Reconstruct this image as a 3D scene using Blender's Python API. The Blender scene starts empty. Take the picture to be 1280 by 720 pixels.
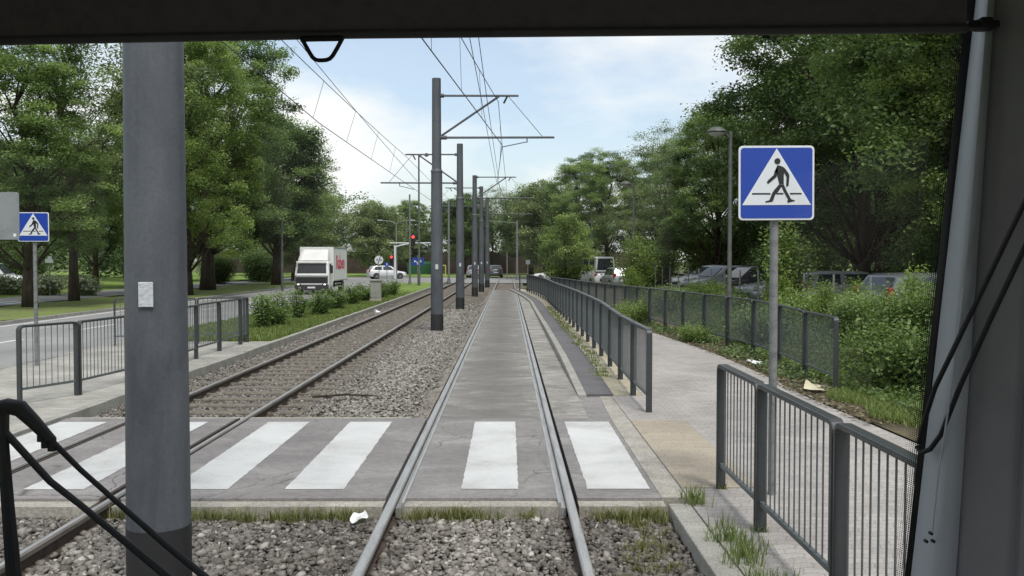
import bpy, math, random
import numpy as np
from mathutils import Vector, Matrix
PI = math.pi
random.seed(7)
scene = bpy.context.scene
COL = scene.collection

# ------------------------------------------------------------------ camera geometry
F, CX, CY, HC = 1150.0, 635.0, 325.0, 2.0        # focal length (px of a 1280 wide frame), horizon, eye height
def at(px, py, y, ):
    return Vector(((px - CX) / F * y, y, HC - (py - CY) / F * y))

# ------------------------------------------------------------------ object helpers
def link(o, parent=None):
    COL.objects.link(o)
    if parent is not None:
        o.parent = parent
    return o
def tag(o, label=None, cat=None, group=None, kind=None):
    if label: o['label'] = label
    if cat: o['category'] = cat
    if group: o['group'] = group
    if kind: o['kind'] = kind
    return o
def thing(name, label, cat, loc=(0, 0, 0), rz=0.0, group=None):
    o = bpy.data.objects.new(name, None)
    o.empty_display_size = 0.2
    o.location = loc
    o.rotation_euler = (0, 0, rz)
    link(o)
    return tag(o, label, cat, group)
def copy_tree(o, parent=None):
    c = o.copy()
    COL.objects.link(c)
    c.parent = parent
    for ch in list(o.children):
        copy_tree(ch, c)
    return c

class MB:
    """collects shapes; build() links them as ONE mesh object"""
    def __init__(s):
        s.v, s.f = [], []
    def add(s, vs, fs):
        b = len(s.v)
        s.v += [tuple(p) for p in vs]
        s.f += [tuple(i + b for i in q) for q in fs]
        return s
    def box(s, c, d, rz=0.0, M=None):
        x, y, z = d[0] / 2, d[1] / 2, d[2] / 2
        vs = [Vector(p) for p in ((-x,-y,-z),(x,-y,-z),(x,y,-z),(-x,y,-z),(-x,-y,z),(x,-y,z),(x,y,z),(-x,y,z))]
        R = M if M is not None else Matrix.Rotation(rz, 3, 'Z')
        vs = [R @ p + Vector(c) for p in vs]
        return s.add(vs, ((0,3,2,1),(4,5,6,7),(0,1,5,4),(1,2,6,5),(2,3,7,6),(3,0,4,7)))
    def span(s, x0, x1, y0, y1, z0, z1):
        return s.box(((x0+x1)/2, (y0+y1)/2, (z0+z1)/2), (x1-x0, y1-y0, z1-z0))
    def tube(s, pts, rad, n=8, caps=True):
        pts = [Vector(p) for p in pts]
        if not isinstance(rad, (list, tuple)): rad = [rad] * len(pts)
        b = len(s.v); up = None
        for i, p in enumerate(pts):
            t = (pts[min(i+1, len(pts)-1)] - pts[max(i-1, 0)])
            t = t.normalized() if t.length > 1e-9 else Vector((0, 0, 1))
            if up is None:
                up = t.orthogonal().normalized()
            up = (up - t * up.dot(t))
            up = up.normalized() if up.length > 1e-6 else t.orthogonal().normalized()
            w = t.cross(up)
            for k in range(n):
                a = 2 * PI * k / n
                s.v.append(tuple(p + (up * math.cos(a) + w * math.sin(a)) * rad[i]))
        for i in range(len(pts) - 1):
            for k in range(n):
                k2 = (k + 1) % n
                s.f.append((b+i*n+k, b+i*n+k2, b+(i+1)*n+k2, b+(i+1)*n+k))
        if caps:
            s.f.append(tuple(b + k for k in reversed(range(n))))
            e = b + (len(pts) - 1) * n
            s.f.append(tuple(e + k for k in range(n)))
        return s
    def bar(s, p, q, r, n=8, r2=None):
        return s.tube([p, q], [r, r if r2 is None else r2], n)
    def lathe(s, prof, c=(0, 0, 0), n=16, M=None):
        b = len(s.v); C = Vector(c)
        for r, z in prof:
            for k in range(n):
                a = 2 * PI * k / n
                p = Vector((r * math.cos(a), r * math.sin(a), z))
                if M is not None: p = M @ p
                s.v.append(tuple(p + C))
        for i in range(len(prof) - 1):
            for k in range(n):
                k2 = (k + 1) % n
                s.f.append((b+i*n+k, b+i*n+k2, b+(i+1)*n+k2, b+(i+1)*n+k))
        s.f.append(tuple(b + k for k in reversed(range(n))))
        e = b + (len(prof) - 1) * n
        s.f.append(tuple(e + k for k in range(n)))
        return s
    def prism(s, poly, t0, t1, M=None):
        """poly in local XY, extruded t0..t1 along local Z, then M (4x4)"""
        n = len(poly)
        vs = [Vector((p[0], p[1], t0)) for p in poly] + [Vector((p[0], p[1], t1)) for p in poly]
        if M is not None: vs = [M @ v for v in vs]
        fs = [tuple(reversed(range(n))), tuple(range(n, 2*n))]
        fs += [(i, (i+1) % n, n + (i+1) % n, n + i) for i in range(n)]
        return s.add(vs, fs)
    def grid_xy(s, xs, ys, zf):
        b = len(s.v); m = len(xs)
        for y in ys:
            for x in xs:
                s.v.append((x, y, zf(x, y)))
        for j in range(len(ys) - 1):
            for i in range(m - 1):
                s.f.append((b+j*m+i, b+j*m+i+1, b+(j+1)*m+i+1, b+(j+1)*m+i))
        return s
    def loft(s, rings, closed=True, caps=True):
        b = len(s.v); n = len(rings[0])
        for r in rings: s.v += [tuple(p) for p in r]
        for i in range(len(rings) - 1):
            for k in range(n if closed else n - 1):
                k2 = (k + 1) % n
                s.f.append((b+i*n+k, b+i*n+k2, b+(i+1)*n+k2, b+(i+1)*n+k))
        if caps and closed:
            s.f.append(tuple(b + k for k in reversed(range(n))))
            e = b + (len(rings) - 1) * n
            s.f.append(tuple(e + k for k in range(n)))
        return s
    def build(s, name, mat, parent=None, smooth=False, bevel=0.0, label=None, loc=None):
        me = bpy.data.meshes.new(name)
        me.from_pydata(s.v, [], s.f)
        me.materials.append(mat)
        me.update()
        if smooth:
            me.polygons.foreach_set('use_smooth', [True] * len(me.polygons))
            try: me.set_sharp_from_angle(angle=math.radians(42))
            except Exception: pass
        o = bpy.data.objects.new(name, me)
        if loc is not None: o.location = loc
        link(o, parent)
        if bevel > 0:
            m = o.modifiers.new('bevel', 'BEVEL'); m.width = bevel; m.segments = 2; m.limit_method = 'ANGLE'
        if label: o['label'] = label
        return o
def struct(name, mb, mat, smooth=False):
    return tag(mb.build(name, mat, None, smooth), kind='structure')

def np_mesh(name, verts, faces, mat, tint=None, smooth=False):
    """verts (N,3), faces (M,k) arrays -> mesh data"""
    me = bpy.data.meshes.new(name)
    N, (M, k) = len(verts), faces.shape
    me.vertices.add(N); me.vertices.foreach_set('co', np.asarray(verts, np.float32).ravel())
    me.loops.add(M * k); me.loops.foreach_set('vertex_index', np.asarray(faces, np.int32).ravel())
    me.polygons.add(M); me.polygons.foreach_set('loop_start', np.arange(0, M * k, k, dtype=np.int32))
    if tint is not None:
        a = me.attributes.new('tint', 'FLOAT', 'POINT'); a.data.foreach_set('value', np.asarray(tint, np.float32))
    me.materials.append(mat)
    me.update(calc_edges=True)
    if smooth: me.polygons.foreach_set('use_smooth', np.ones(M, bool))
    return me
def mesh_obj(name, me, parent=None):
    return link(bpy.data.objects.new(name, me), parent)

# ------------------------------------------------------------------ materials
def srgb(r, g, b):
    f = lambda c: (c / 255 / 12.92) if c / 255 <= 0.04045 else ((c / 255 + 0.055) / 1.055) ** 2.4
    return (f(r), f(g), f(b), 1)
def newmat(name):
    m = bpy.data.materials.new(name); m.use_nodes = True
    nt = m.node_tree
    return m, nt, nt.nodes['Principled BSDF']
def nd(nt, typ, **kw):
    n = nt.nodes.new(typ)
    for k, v in kw.items():
        if k in n.inputs.keys() if isinstance(k, str) else False: n.inputs[k].default_value = v
        else: setattr(n, k, v)
    return n
def coords(nt, scale=(1, 1, 1), rot=(0, 0, 0)):
    tc = nt.nodes.new('ShaderNodeTexCoord'); mp = nt.nodes.new('ShaderNodeMapping')
    mp.inputs['Scale'].default_value = scale; mp.inputs['Rotation'].default_value = rot
    nt.links.new(tc.outputs['Object'], mp.inputs['Vector'])
    return mp.outputs['Vector']
def noise(nt, vec, scale, detail=4, rough=0.55, dist=0.0):
    n = nt.nodes.new('ShaderNodeTexNoise')
    n.inputs['Scale'].default_value = scale; n.inputs['Detail'].default_value = detail
    n.inputs['Roughness'].default_value = rough; n.inputs['Distortion'].default_value = dist
    nt.links.new(vec, n.inputs['Vector'])
    return n.outputs['Fac']
def ramp(nt, fac, stops):
    r = nt.nodes.new('ShaderNodeValToRGB')
    e = r.color_ramp.elements
    while len(e) < len(stops): e.new(0.5)
    for el, (p, c) in zip(e, stops):
        el.position = p; el.color = c if len(c) == 4 else (*c, 1)
    nt.links.new(fac, r.inputs['Fac'])
    return r.outputs['Color']
def mix(nt, fac, a, b, mode='MIX'):
    m = nt.nodes.new('ShaderNodeMix'); m.data_type = 'RGBA'; m.blend_type = mode
    for sock, v in ((0, fac), (6, a), (7, b)):
        if isinstance(v, (int, float)): m.inputs[sock].default_value = v
        elif isinstance(v, tuple): m.inputs[sock].default_value = v
        else: nt.links.new(v, m.inputs[sock])
    return m.outputs[2]
def bump(nt, bsdf, height, strength=0.4, dist=0.02):
    b = nt.nodes.new('ShaderNodeBump'); b.inputs['Strength'].default_value = strength; b.inputs['Distance'].default_value = dist
    nt.links.new(height, b.inputs['Height']); nt.links.new(b.outputs['Normal'], bsdf.inputs['Normal'])
def paint(name, c, rough=0.5, metal=0.0, dirt=0.25, scale=6.0, spec=0.5, coat=0.0, bumpy=0.0, stretch=(1, 1, 1), dark=None):
    m, nt, b = newmat(name)
    v = coords(nt, stretch)
    d = dark or tuple(x * (1 - dirt * 1.6 if 1 - dirt * 1.6 > 0 else 0) for x in c[:3])
    n1 = noise(nt, v, scale, 6, 0.62); n2 = noise(nt, v, scale * 9, 3, 0.6)
    f = mix(nt, 0.35, ramp(nt, n1, [(0.3, (0, 0, 0)), (0.72, (1, 1, 1))]), ramp(nt, n2, [(0.3, (0, 0, 0)), (0.7, (1, 1, 1))]))
    up = tuple(min(1, x * (1 + dirt * 0.25)) for x in c[:3])
    col = ramp(nt, f, [(0.0, (*d[:3], 1)), (0.55, (*c[:3], 1)), (1.0, (*up, 1))])
    nt.links.new(col, b.inputs['Base Color'])
    rr = nt.nodes.new('ShaderNodeMapRange'); rr.inputs['To Min'].default_value = min(1, rough + 0.12); rr.inputs['To Max'].default_value = max(0.03, rough - 0.08)
    nt.links.new(f, rr.inputs['Value']); nt.links.new(rr.outputs['Result'], b.inputs['Roughness'])
    b.inputs['Metallic'].default_value = metal
    b.inputs['Specular IOR Level'].default_value = spec
    if coat: b.inputs['Coat Weight'].default_value = coat; b.inputs['Coat Roughness'].default_value = 0.06
    if bumpy: bump(nt, b, n2, bumpy, 0.01)
    return m
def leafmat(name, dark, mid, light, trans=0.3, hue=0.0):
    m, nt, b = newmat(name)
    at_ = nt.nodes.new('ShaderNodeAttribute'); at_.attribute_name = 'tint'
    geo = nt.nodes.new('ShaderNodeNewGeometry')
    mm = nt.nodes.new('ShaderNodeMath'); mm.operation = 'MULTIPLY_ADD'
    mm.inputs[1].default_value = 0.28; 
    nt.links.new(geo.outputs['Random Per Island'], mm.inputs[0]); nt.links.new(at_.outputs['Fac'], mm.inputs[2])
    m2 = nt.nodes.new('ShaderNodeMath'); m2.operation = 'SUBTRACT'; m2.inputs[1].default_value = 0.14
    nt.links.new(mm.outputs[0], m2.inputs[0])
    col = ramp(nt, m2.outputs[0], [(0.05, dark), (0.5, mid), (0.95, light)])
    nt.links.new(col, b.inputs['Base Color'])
    b.inputs['Roughness'].default_value = 0.5; b.inputs['Specular IOR Level'].default_value = 0.25
    tr = nt.nodes.new('ShaderNodeBsdfTranslucent')
    c2 = mix(nt, 1.0, col, (1.0, 1.15, 0.6, 1), 'MULTIPLY')
    nt.links.new(c2, tr.inputs['Color'])
    ms = nt.nodes.new('ShaderNodeMixShader'); ms.inputs[0].default_value = trans
    nt.links.new(b.outputs[0], ms.inputs[1]); nt.links.new(tr.outputs[0], ms.inputs[2])
    nt.links.new(ms.outputs[0], nt.nodes['Material Output'].inputs['Surface'])
    return m
def groundmat(name, cols, scale, fine, rough=0.9, bstr=0.5, bdist=0.03, stretch=(1, 1, 1)):
    """large patches times fine grain"""
    m, nt, b = newmat(name)
    v = coords(nt, stretch)
    n1 = noise(nt, v, scale, 7, 0.62, 0.4); n2 = noise(nt, v, fine, 5, 0.7)
    c1 = ramp(nt, n1, cols)
    g = ramp(nt, n2, [(0.25, (0.5, 0.5, 0.5)), (0.75, (1.35, 1.35, 1.35))])
    nt.links.new(mix(nt, 1.0, c1, g, 'MULTIPLY'), b.inputs['Base Color'])
    b.inputs['Roughness'].default_value = rough; b.inputs['Specular IOR Level'].default_value = 0.25
    bump(nt, b, n2, bstr, bdist)
    return m

def worn_asphalt(name, base, light, amount=0.5, scale=0.8, stretch=(0.5, 2.0, 1)):
    m, nt, b = newmat(name)
    v = coords(nt); vs = coords(nt, stretch)
    n0 = noise(nt, vs, scale, 8, 0.7, 0.6); n1 = noise(nt, v, 0.35, 4, 0.6); n2 = noise(nt, v, 90, 3, 0.8); n3 = noise(nt, v, 14, 5, 0.7)
    c = ramp(nt, n0, [(0.32, base), (0.52, tuple(x * 1.18 for x in base[:3])), (0.52 + 0.2 / max(amount, .05), light)])
    c = mix(nt, 1.0, c, ramp(nt, n1, [(0.3, (0.8, 0.8, 0.8)), (0.7, (1.15, 1.14, 1.12))]), 'MULTIPLY')
    c = mix(nt, 1.0, c, ramp(nt, n2, [(0.28, (0.66, 0.66, 0.66)), (0.72, (1.3, 1.3, 1.3))]), 'MULTIPLY')
    c = mix(nt, 1.0, c, ramp(nt, n3, [(0.3, (0.86, 0.86, 0.86)), (0.7, (1.1, 1.1, 1.1))]), 'MULTIPLY')
    nt.links.new(c, b.inputs['Base Color'])
    b.inputs['Roughness'].default_value = 0.85; b.inputs['Specular IOR Level'].default_value = 0.3
    bump(nt, b, n2, 0.35, 0.006)
    return m
def zebra_mat(name):
    m, nt, b = newmat(name)
    v = coords(nt)
    n0 = noise(nt, v, 1.1, 6, .65, .4); n1 = noise(nt, v, 26, 6, .75); n2 = noise(nt, v, 90, 3, .8)
    c = ramp(nt, n0, [(.3, srgb(172, 172, 169)), (.52, srgb(194, 195, 194)), (.75, srgb(206, 207, 206))])
    c = mix(nt, 1.0, c, ramp(nt, n2, [(.3, (.86, .86, .86)), (.7, (1.08, 1.08, 1.08))]), 'MULTIPLY')
    ad = nt.nodes.new('ShaderNodeMath'); ad.operation = 'MULTIPLY_ADD'; ad.inputs[1].default_value = .45
    nt.links.new(n0, ad.inputs[0]); nt.links.new(n1, ad.inputs[2])
    w = ramp(nt, ad.outputs[0], [(.53, (.9, .9, .9)), (.61, (0, 0, 0))])
    c = mix(nt, w, c, srgb(142, 139, 135))
    nt.links.new(c, b.inputs['Base Color']); b.inputs['Roughness'].default_value = .75
    bump(nt, b, n2, .25, .004)
    return m
def cracked(name, base, light):
    m, nt, b = newmat(name)
    v = coords(nt)
    nv = nt.nodes.new('ShaderNodeTexNoise'); nv.inputs['Scale'].default_value = 3.0; nv.inputs['Detail'].default_value = 5
    nt.links.new(v, nv.inputs['Vector'])
    vm = nt.nodes.new('ShaderNodeVectorMath'); vm.operation = 'MULTIPLY_ADD'; vm.inputs[1].default_value = (.35, .35, 0)
    nt.links.new(nv.outputs['Color'], vm.inputs[0]); nt.links.new(v, vm.inputs[2])
    vo = nt.nodes.new('ShaderNodeTexVoronoi'); vo.feature = 'DISTANCE_TO_EDGE'; vo.inputs['Scale'].default_value = .75
    nt.links.new(vm.outputs[0], vo.inputs['Vector'])
    n0 = noise(nt, coords(nt, (.55, 1.7, 1)), .9, 8, .7, .6); n1 = noise(nt, v, .45, 4, .6); n2 = noise(nt, v, 95, 3, .85); n3 = noise(nt, v, 12, 6, .75)
    c = ramp(nt, n0, [(.3, base), (.5, tuple(x * 1.15 for x in base[:3])), (.78, light)])
    c = mix(nt, 1.0, c, ramp(nt, n1, [(.3, (.76, .76, .76)), (.7, (1.16, 1.15, 1.14))]), 'MULTIPLY')
    c = mix(nt, 1.0, c, ramp(nt, n2, [(.28, (.62, .62, .62)), (.72, (1.34, 1.34, 1.34))]), 'MULTIPLY')
    c = mix(nt, 1.0, c, ramp(nt, n3, [(.32, (.80, .80, .80)), (.6, (1.08, 1.08, 1.08))]), 'MULTIPLY')
    ck = ramp(nt, vo.outputs['Distance'], [(.0, (1, 1, 1)), (.008, (0, 0, 0))])
    mk = ramp(nt, n1, [(.46, (0, 0, 0)), (.56, (.75, .75, .75))])
    c = mix(nt, mix(nt, 1.0, ck, mk, 'MULTIPLY'), c, (.035, .033, .03, 1))
    nt.links.new(c, b.inputs['Base Color']); b.inputs['Roughness'].default_value = .85; b.inputs['Specular IOR Level'].default_value = .3
    bump(nt, b, n2, .4, .006)
    return m
def pole_mat(name):
    m, nt, b = newmat(name)
    v = coords(nt)
    n0 = noise(nt, coords(nt, (1.3, 1.3, .55)), 1.7, 7, .65, .5); n1 = noise(nt, coords(nt, (9, 9, .35)), 2.0, 5, .6); n2 = noise(nt, v, 40, 4, .7); n3 = noise(nt, v, 7, 6, .7)
    c = ramp(nt, n0, [(.3, srgb(60, 64, 70)), (.5, srgb(80, 84, 90)), (.7, srgb(92, 96, 101))])
    c = mix(nt, 1.0, c, ramp(nt, n1, [(.25, (.86, .86, .86)), (.52, (1, 1, 1)), (.8, (1.06, 1.06, 1.06))]), 'MULTIPLY')
    c = mix(nt, 1.0, c, ramp(nt, n2, [(.3, (.86, .86, .86)), (.7, (1.1, 1.1, 1.1))]), 'MULTIPLY')
    c = mix(nt, ramp(nt, n3, [(.66, (0, 0, 0)), (.74, (.55, .55, .55))]), c, srgb(58, 52, 48))
    nt.links.new(c, b.inputs['Base Color']); b.inputs['Roughness'].default_value = .55
    bump(nt, b, n2, .12, .004)
    return m
def trackway_mat(name):
    m, nt, b = newmat(name)
    v = coords(nt)
    sp = nt.nodes.new('ShaderNodeSeparateXYZ'); nt.links.new(v, sp.inputs[0])
    def op(o, a, bb):
        k = nt.nodes.new('ShaderNodeMath'); k.operation = o
        for i, q in enumerate((a, bb)):
            if isinstance(q, (int, float)): k.inputs[i].default_value = q
            elif q is not None: nt.links.new(q, k.inputs[i])
        return k.outputs[0]
    dx = op('ABSOLUTE', op('ADD', sp.outputs[0], .222), 0)
    n0 = noise(nt, coords(nt, (.8, 1.25, 1)), 2.0, 9, .74, .8); n1 = noise(nt, v, .5, 5, .6); n2 = noise(nt, v, 95, 3, .8)
    f = op('ADD', op('MULTIPLY', op('MINIMUM', dx, .85), .26), op('MULTIPLY', n0, .95))
    c = ramp(nt, f, [(.44, srgb(108, 105, 102)), (.62, srgb(124, 121, 117)), (.78, srgb(158, 155, 149))])
    c = mix(nt, 1.0, c, ramp(nt, n1, [(.3, (.88, .88, .88)), (.7, (1.1, 1.1, 1.09))]), 'MULTIPLY')
    c = mix(nt, 1.0, c, ramp(nt, n2, [(.28, (.7, .7, .7)), (.72, (1.28, 1.28, 1.28))]), 'MULTIPLY')
    nt.links.new(c, b.inputs['Base Color']); b.inputs['Roughness'].default_value = .85; b.inputs['Specular IOR Level'].default_value = .3
    bump(nt, b, n2, .35, .006)
    return m
def paver(name, c1, c2, joint, bw=0.2, bh=0.1, rot=0.0, wav=0.012, grime=0.35):
    m, nt, b = newmat(name)
    v = coords(nt, (1, 1, 1), (0, 0, rot))
    sp = nt.nodes.new('ShaderNodeSeparateXYZ'); nt.links.new(v, sp.inputs[0])
    def wave(src, per):
        a = nt.nodes.new('ShaderNodeMath'); a.operation = 'MULTIPLY'; a.inputs[1].default_value = 2 * PI / per
        s = nt.nodes.new('ShaderNodeMath'); s.operation = 'SINE'
        k = nt.nodes.new('ShaderNodeMath'); k.operation = 'MULTIPLY'; k.inputs[1].default_value = wav
        nt.links.new(src, a.inputs[0]); nt.links.new(a.outputs[0], s.inputs[0]); nt.links.new(s.outputs[0], k.inputs[0])
        return k.outputs[0]
    ax = nt.nodes.new('ShaderNodeMath'); ay = nt.nodes.new('ShaderNodeMath')
    nt.links.new(sp.outputs[0], ax.inputs[0]); nt.links.new(wave(sp.outputs[1], bh), ax.inputs[1])
    nt.links.new(sp.outputs[1], ay.inputs[0]); nt.links.new(wave(sp.outputs[0], bw), ay.inputs[1])
    cb = nt.nodes.new('ShaderNodeCombineXYZ'); nt.links.new(ax.outputs[0], cb.inputs[0]); nt.links.new(ay.outputs[0], cb.inputs[1])
    br = nt.nodes.new('ShaderNodeTexBrick')
    br.inputs['Scale'].default_value = 1; br.inputs['Brick Width'].default_value = bw; br.inputs['Row Height'].default_value = bh
    br.inputs['Mortar Size'].default_value = 0.0045; br.inputs['Mortar Smooth'].default_value = 0.3
    br.inputs['Color1'].default_value = c1; br.inputs['Color2'].default_value = c2; br.inputs['Mortar'].default_value = joint
    nt.links.new(cb.outputs[0], br.inputs['Vector'])
    n1 = noise(nt, v, 0.9, 6, 0.65, 0.5); n2 = noise(nt, v, 60, 3, 0.7)
    c = mix(nt, 1.0, br.outputs['Color'], ramp(nt, n1, [(0.3, (1 - grime,) * 3), (0.68, (1.12, 1.12, 1.1))]), 'MULTIPLY')
    c = mix(nt, 1.0, c, ramp(nt, n2, [(0.3, (0.75,) * 3), (0.7, (1.22,) * 3)]), 'MULTIPLY')
    nt.links.new(c, b.inputs['Base Color'])
    b.inputs['Roughness'].default_value = 0.85; b.inputs['Specular IOR Level'].default_value = 0.3
    iv = nt.nodes.new('ShaderNodeMath'); iv.operation = 'SUBTRACT'; iv.inputs[0].default_value = 1
    nt.links.new(br.outputs['Fac'], iv.inputs[1])
    bump(nt, b, iv.outputs[0], 0.3, 0.006)
    return m
def glassy(name, c=(0.02, 0.025, 0.028), rough=0.05):
    m, nt, b = newmat(name)
    v = coords(nt); n = noise(nt, v, 3, 3)
    nt.links.new(ramp(nt, n, [(0.3, (*c, 1)), (0.7, tuple(x * 1.8 for x in c) + (1,))]), b.inputs['Base Color'])
    b.inputs['Roughness'].default_value = rough; b.inputs['Specular IOR Level'].default_value = 0.8
    return m
def lampmat(name, c, strength):
    m, nt, b = newmat(name)
    b.inputs['Base Color'].default_value = c; b.inputs['Emission Color'].default_value = c; b.inputs['Emission Strength'].default_value = strength
    return m

M = {}
M['steel'] = pole_mat('weathered grey coated steel')
M['steel_dark'] = paint('black base coating', (0.018, 0.018, 0.02), 0.6, dirt=0.3)
M['fence'] = paint('anthracite railing paint', srgb(55, 58, 60), 0.38, 0.0, 0.25, 5, bumpy=0.05)
M['galv'] = paint('galvanised steel', srgb(132, 134, 134), 0.5, 0.35, 0.3, 12)
M['postgrime'] = paint('galvanised post with torn paper and grime', srgb(122, 124, 123), 0.6, 0.1, 0.55, 9, stretch=(1, 1, 1.6), dark=(0.07, 0.07, 0.065))
M['wire'] = paint('wire', (0.05, 0.05, 0.055), 0.5, 0.4, 0.2)
M['blue'] = paint('sign blue', srgb(22, 62, 158), 0.35, dirt=0.08, scale=2)
M['white'] = paint('sign white', srgb(214, 218, 222), 0.4, dirt=0.08, scale=3)
M['black'] = paint('sign black', (0.012, 0.012, 0.014), 0.45, dirt=0.1)
M['signback'] = paint('grey sign back', srgb(128, 132, 134), 0.55, 0.1, 0.15, 3)
M['sticker'] = paint('scratched paper label', srgb(196, 200, 204), 0.6, dirt=0.4, scale=30, stretch=(1, 1, 3))
M['rail_top'] = paint('polished rail head', srgb(168, 168, 166), 0.42, 0.35, 0.3, 3, stretch=(8, 0.6, 1))
M['rail_dull'] = paint('dull rail head', srgb(120, 114, 108), 0.5, 0.3, 0.35, 3, stretch=(8, 0.6, 1))
M['bars'] = paint('railing paint lightened as if lit', srgb(88, 94, 96), 0.42, 0.0, 0.2, 5)  # dark railing paint made lighter to stand for lit bar faces
M['chain'] = paint('rusty fence wire', srgb(84, 78, 70), 0.7, 0.2, 0.3, 5)
M['rail_side'] = paint('rusty rail side', srgb(78, 66, 58), 0.8, 0.1, 0.4, 12)
M['fasten'] = paint('dark rail fastener', srgb(48, 44, 42), 0.8, 0.1, 0.4, 12)
M['asphalt'] = cracked('cracked crossing asphalt', srgb(124, 121, 120), srgb(158, 155, 152))
M['trackway'] = trackway_mat('worn trackway asphalt')
M['road'] = worn_asphalt('road asphalt', srgb(132, 132, 132), srgb(152, 152, 150), 0.3, 0.5, (1, 0.2, 1))
M['darkasphalt'] = worn_asphalt('dark asphalt strip', srgb(96, 95, 98), srgb(112, 111, 112), 0.3)
M['concrete'] = groundmat('worn concrete', [(0.3, srgb(142, 138, 130)), (0.7, srgb(178, 173, 164))], 2.2, 40, 0.9, 0.3, 0.01)
M['sandy'] = groundmat('sandy concrete with moss', [(0.3, srgb(140, 142, 104)), (0.45, srgb(168, 160, 140)), (0.7, srgb(186, 178, 160))], 1.6, 30, 0.95, 0.3, 0.01)
M['haunch'] = groundmat('dusty rail edge', [(0.3, srgb(108, 102, 94)), (0.55, srgb(138, 132, 122)), (0.75, srgb(160, 154, 144))], 1.8, 30, 0.95, 0.6, 0.02)
M['kerb'] = groundmat('kerb concrete', [(0.3, srgb(138, 136, 130)), (0.7, srgb(172, 170, 162))], 2.5, 60, 0.9, 0.35, 0.008)
M['paver'] = paver('wavy grey paving blocks', srgb(156, 151, 148), srgb(168, 163, 160), srgb(134, 129, 125), grime=.22)
M['paver2'] = paver('island paving blocks', srgb(160, 158, 152), srgb(176, 173, 167), srgb(104, 102, 96), 0.2, 0.1)
M['tan'] = paver('tan tactile paving', srgb(160, 150, 136), srgb(169, 159, 144), srgb(142, 133, 120), 0.4, 0.1, 0, 0.0, 0.25)
M['zebra'] = zebra_mat('worn white crossing paint')
M['line'] = worn_asphalt('white lane paint', srgb(205, 207, 208), srgb(225, 226, 228), 0.4, 1.2)
M['ballast'] = groundmat('ballast bed', [(0.3, srgb(84, 78, 70)), (0.7, srgb(138, 130, 120))], 1.3, 22, 0.95, 1.0, 0.06)
M['grassbase'] = groundmat('lawn', [(0.28, srgb(108, 116, 66)), (0.5, srgb(116, 140, 66)), (0.75, srgb(138, 160, 84))], 0.7, 14, 0.95, 0.8, 0.06)
M['dirt'] = groundmat('trodden earth', [(0.3, srgb(112, 106, 86)), (0.46, srgb(112, 122, 72)), (0.75, srgb(118, 138, 74))], 0.5, 12, 0.95, 0.7, 0.05)
M['litter'] = groundmat('leaf litter', [(0.3, srgb(70, 66, 50)), (0.6, srgb(110, 102, 82)), (0.75, srgb(84, 98, 52))], 1.2, 16, 0.95, 0.8, 0.05)
M['ground'] = groundmat('open ground', [(0.3, srgb(80, 88, 54)), (0.7, srgb(106, 118, 66))], 0.12, 3, 0.95, 0.5, 0.05)
M['lot'] = groundmat('parking lot gravel', [(0.3, srgb(110, 106, 100)), (0.7, srgb(136, 132, 124))], 0.6, 20, 0.95, 0.4, 0.02)
M['sleeper'] = groundmat('weathered sleeper', [(0.3, srgb(92, 85, 77)), (0.7, srgb(132, 125, 115))], 3, 50, 0.9, 0.5, 0.01, (6, 1, 1))
M['bark'] = groundmat('bark', [(0.3, srgb(52, 46, 40)), (0.7, srgb(88, 78, 68))], 3, 18, 0.95, 1.0, 0.03, (2, 2, 0.4))
M['wall'] = paver('old brown brick wall', srgb(66, 57, 53), srgb(76, 65, 59), srgb(60, 53, 50), 0.5, 0.16, 0, 0.0)
M['cabplastic'] = paint('grey cab plastic', srgb(150, 150, 152), 0.55, dirt=0.1, scale=2, bumpy=0.08)
M['seal'] = paint('pale grey pillar trim', srgb(182, 188, 193), 0.45, dirt=0.08, scale=2)
M['cabdark'] = paint('dark cab lining', (0.10, 0.10, 0.105), 0.7, dirt=0.2)
M['blind'] = paint('black blind fabric', (0.17, 0.142, 0.165), 0.9, dirt=0.15, scale=40)
M['rubber'] = paint('black rubber', (0.012, 0.012, 0.013), 0.6, dirt=0.2)
M['frit'] = paint('black ceramic frit', (0.006, 0.006, 0.007), 0.3, dirt=0.05)
M['carglass'] = glassy('car window glass')
M['tyre'] = paint('tyre rubber', (0.015, 0.015, 0.016), 0.8, dirt=0.3)
M['rim'] = paint('alloy rim', srgb(150, 152, 155), 0.35, 0.6, 0.2)
M['plasticblack'] = paint('black trim plastic', (0.016, 0.016, 0.018), 0.55, dirt=0.2)
M['car_white'] = paint('white car paint', srgb(214, 217, 220), 0.25, 0, 0.06, 1, coat=0.6)
M['car_silver'] = paint('silver car paint', srgb(164, 168, 172), 0.3, 0.5, 0.08, 1, coat=0.6)
M['car_dark'] = paint('dark car paint', srgb(40, 42, 48), 0.22, 0.2, 0.1, 1, coat=0.7)
M['car_grey'] = paint('grey car paint', srgb(104, 108, 112), 0.28, 0.4, 0.08, 1, coat=0.6)
M['truck_white'] = paint('truck box white', srgb(222, 222, 222), 0.45, 0, 0.1, 0.8)
M['truck_grey'] = paint('truck bumper grey', srgb(54, 51, 56), 0.5, 0, 0.2)
M['redtext'] = paint('red lettering', srgb(196, 40, 84), 0.5, dirt=0.1)
M['greytext'] = paint('dark lettering', srgb(70, 70, 78), 0.5, dirt=0.1)
M['headlamp'] = lampmat('lit headlamp', (1.0, 0.92, 0.72, 1), 2.2)
M['redlamp'] = lampmat('lit red signal', (1.0, 0.06, 0.05, 1), 2.2)
M['taillamp'] = paint('red tail lamp plastic', srgb(150, 20, 28), 0.2, dirt=0.05, coat=0.5)
M['lens_off'] = paint('unlit lens', (0.03, 0.03, 0.03), 0.3, dirt=0.1)
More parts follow.
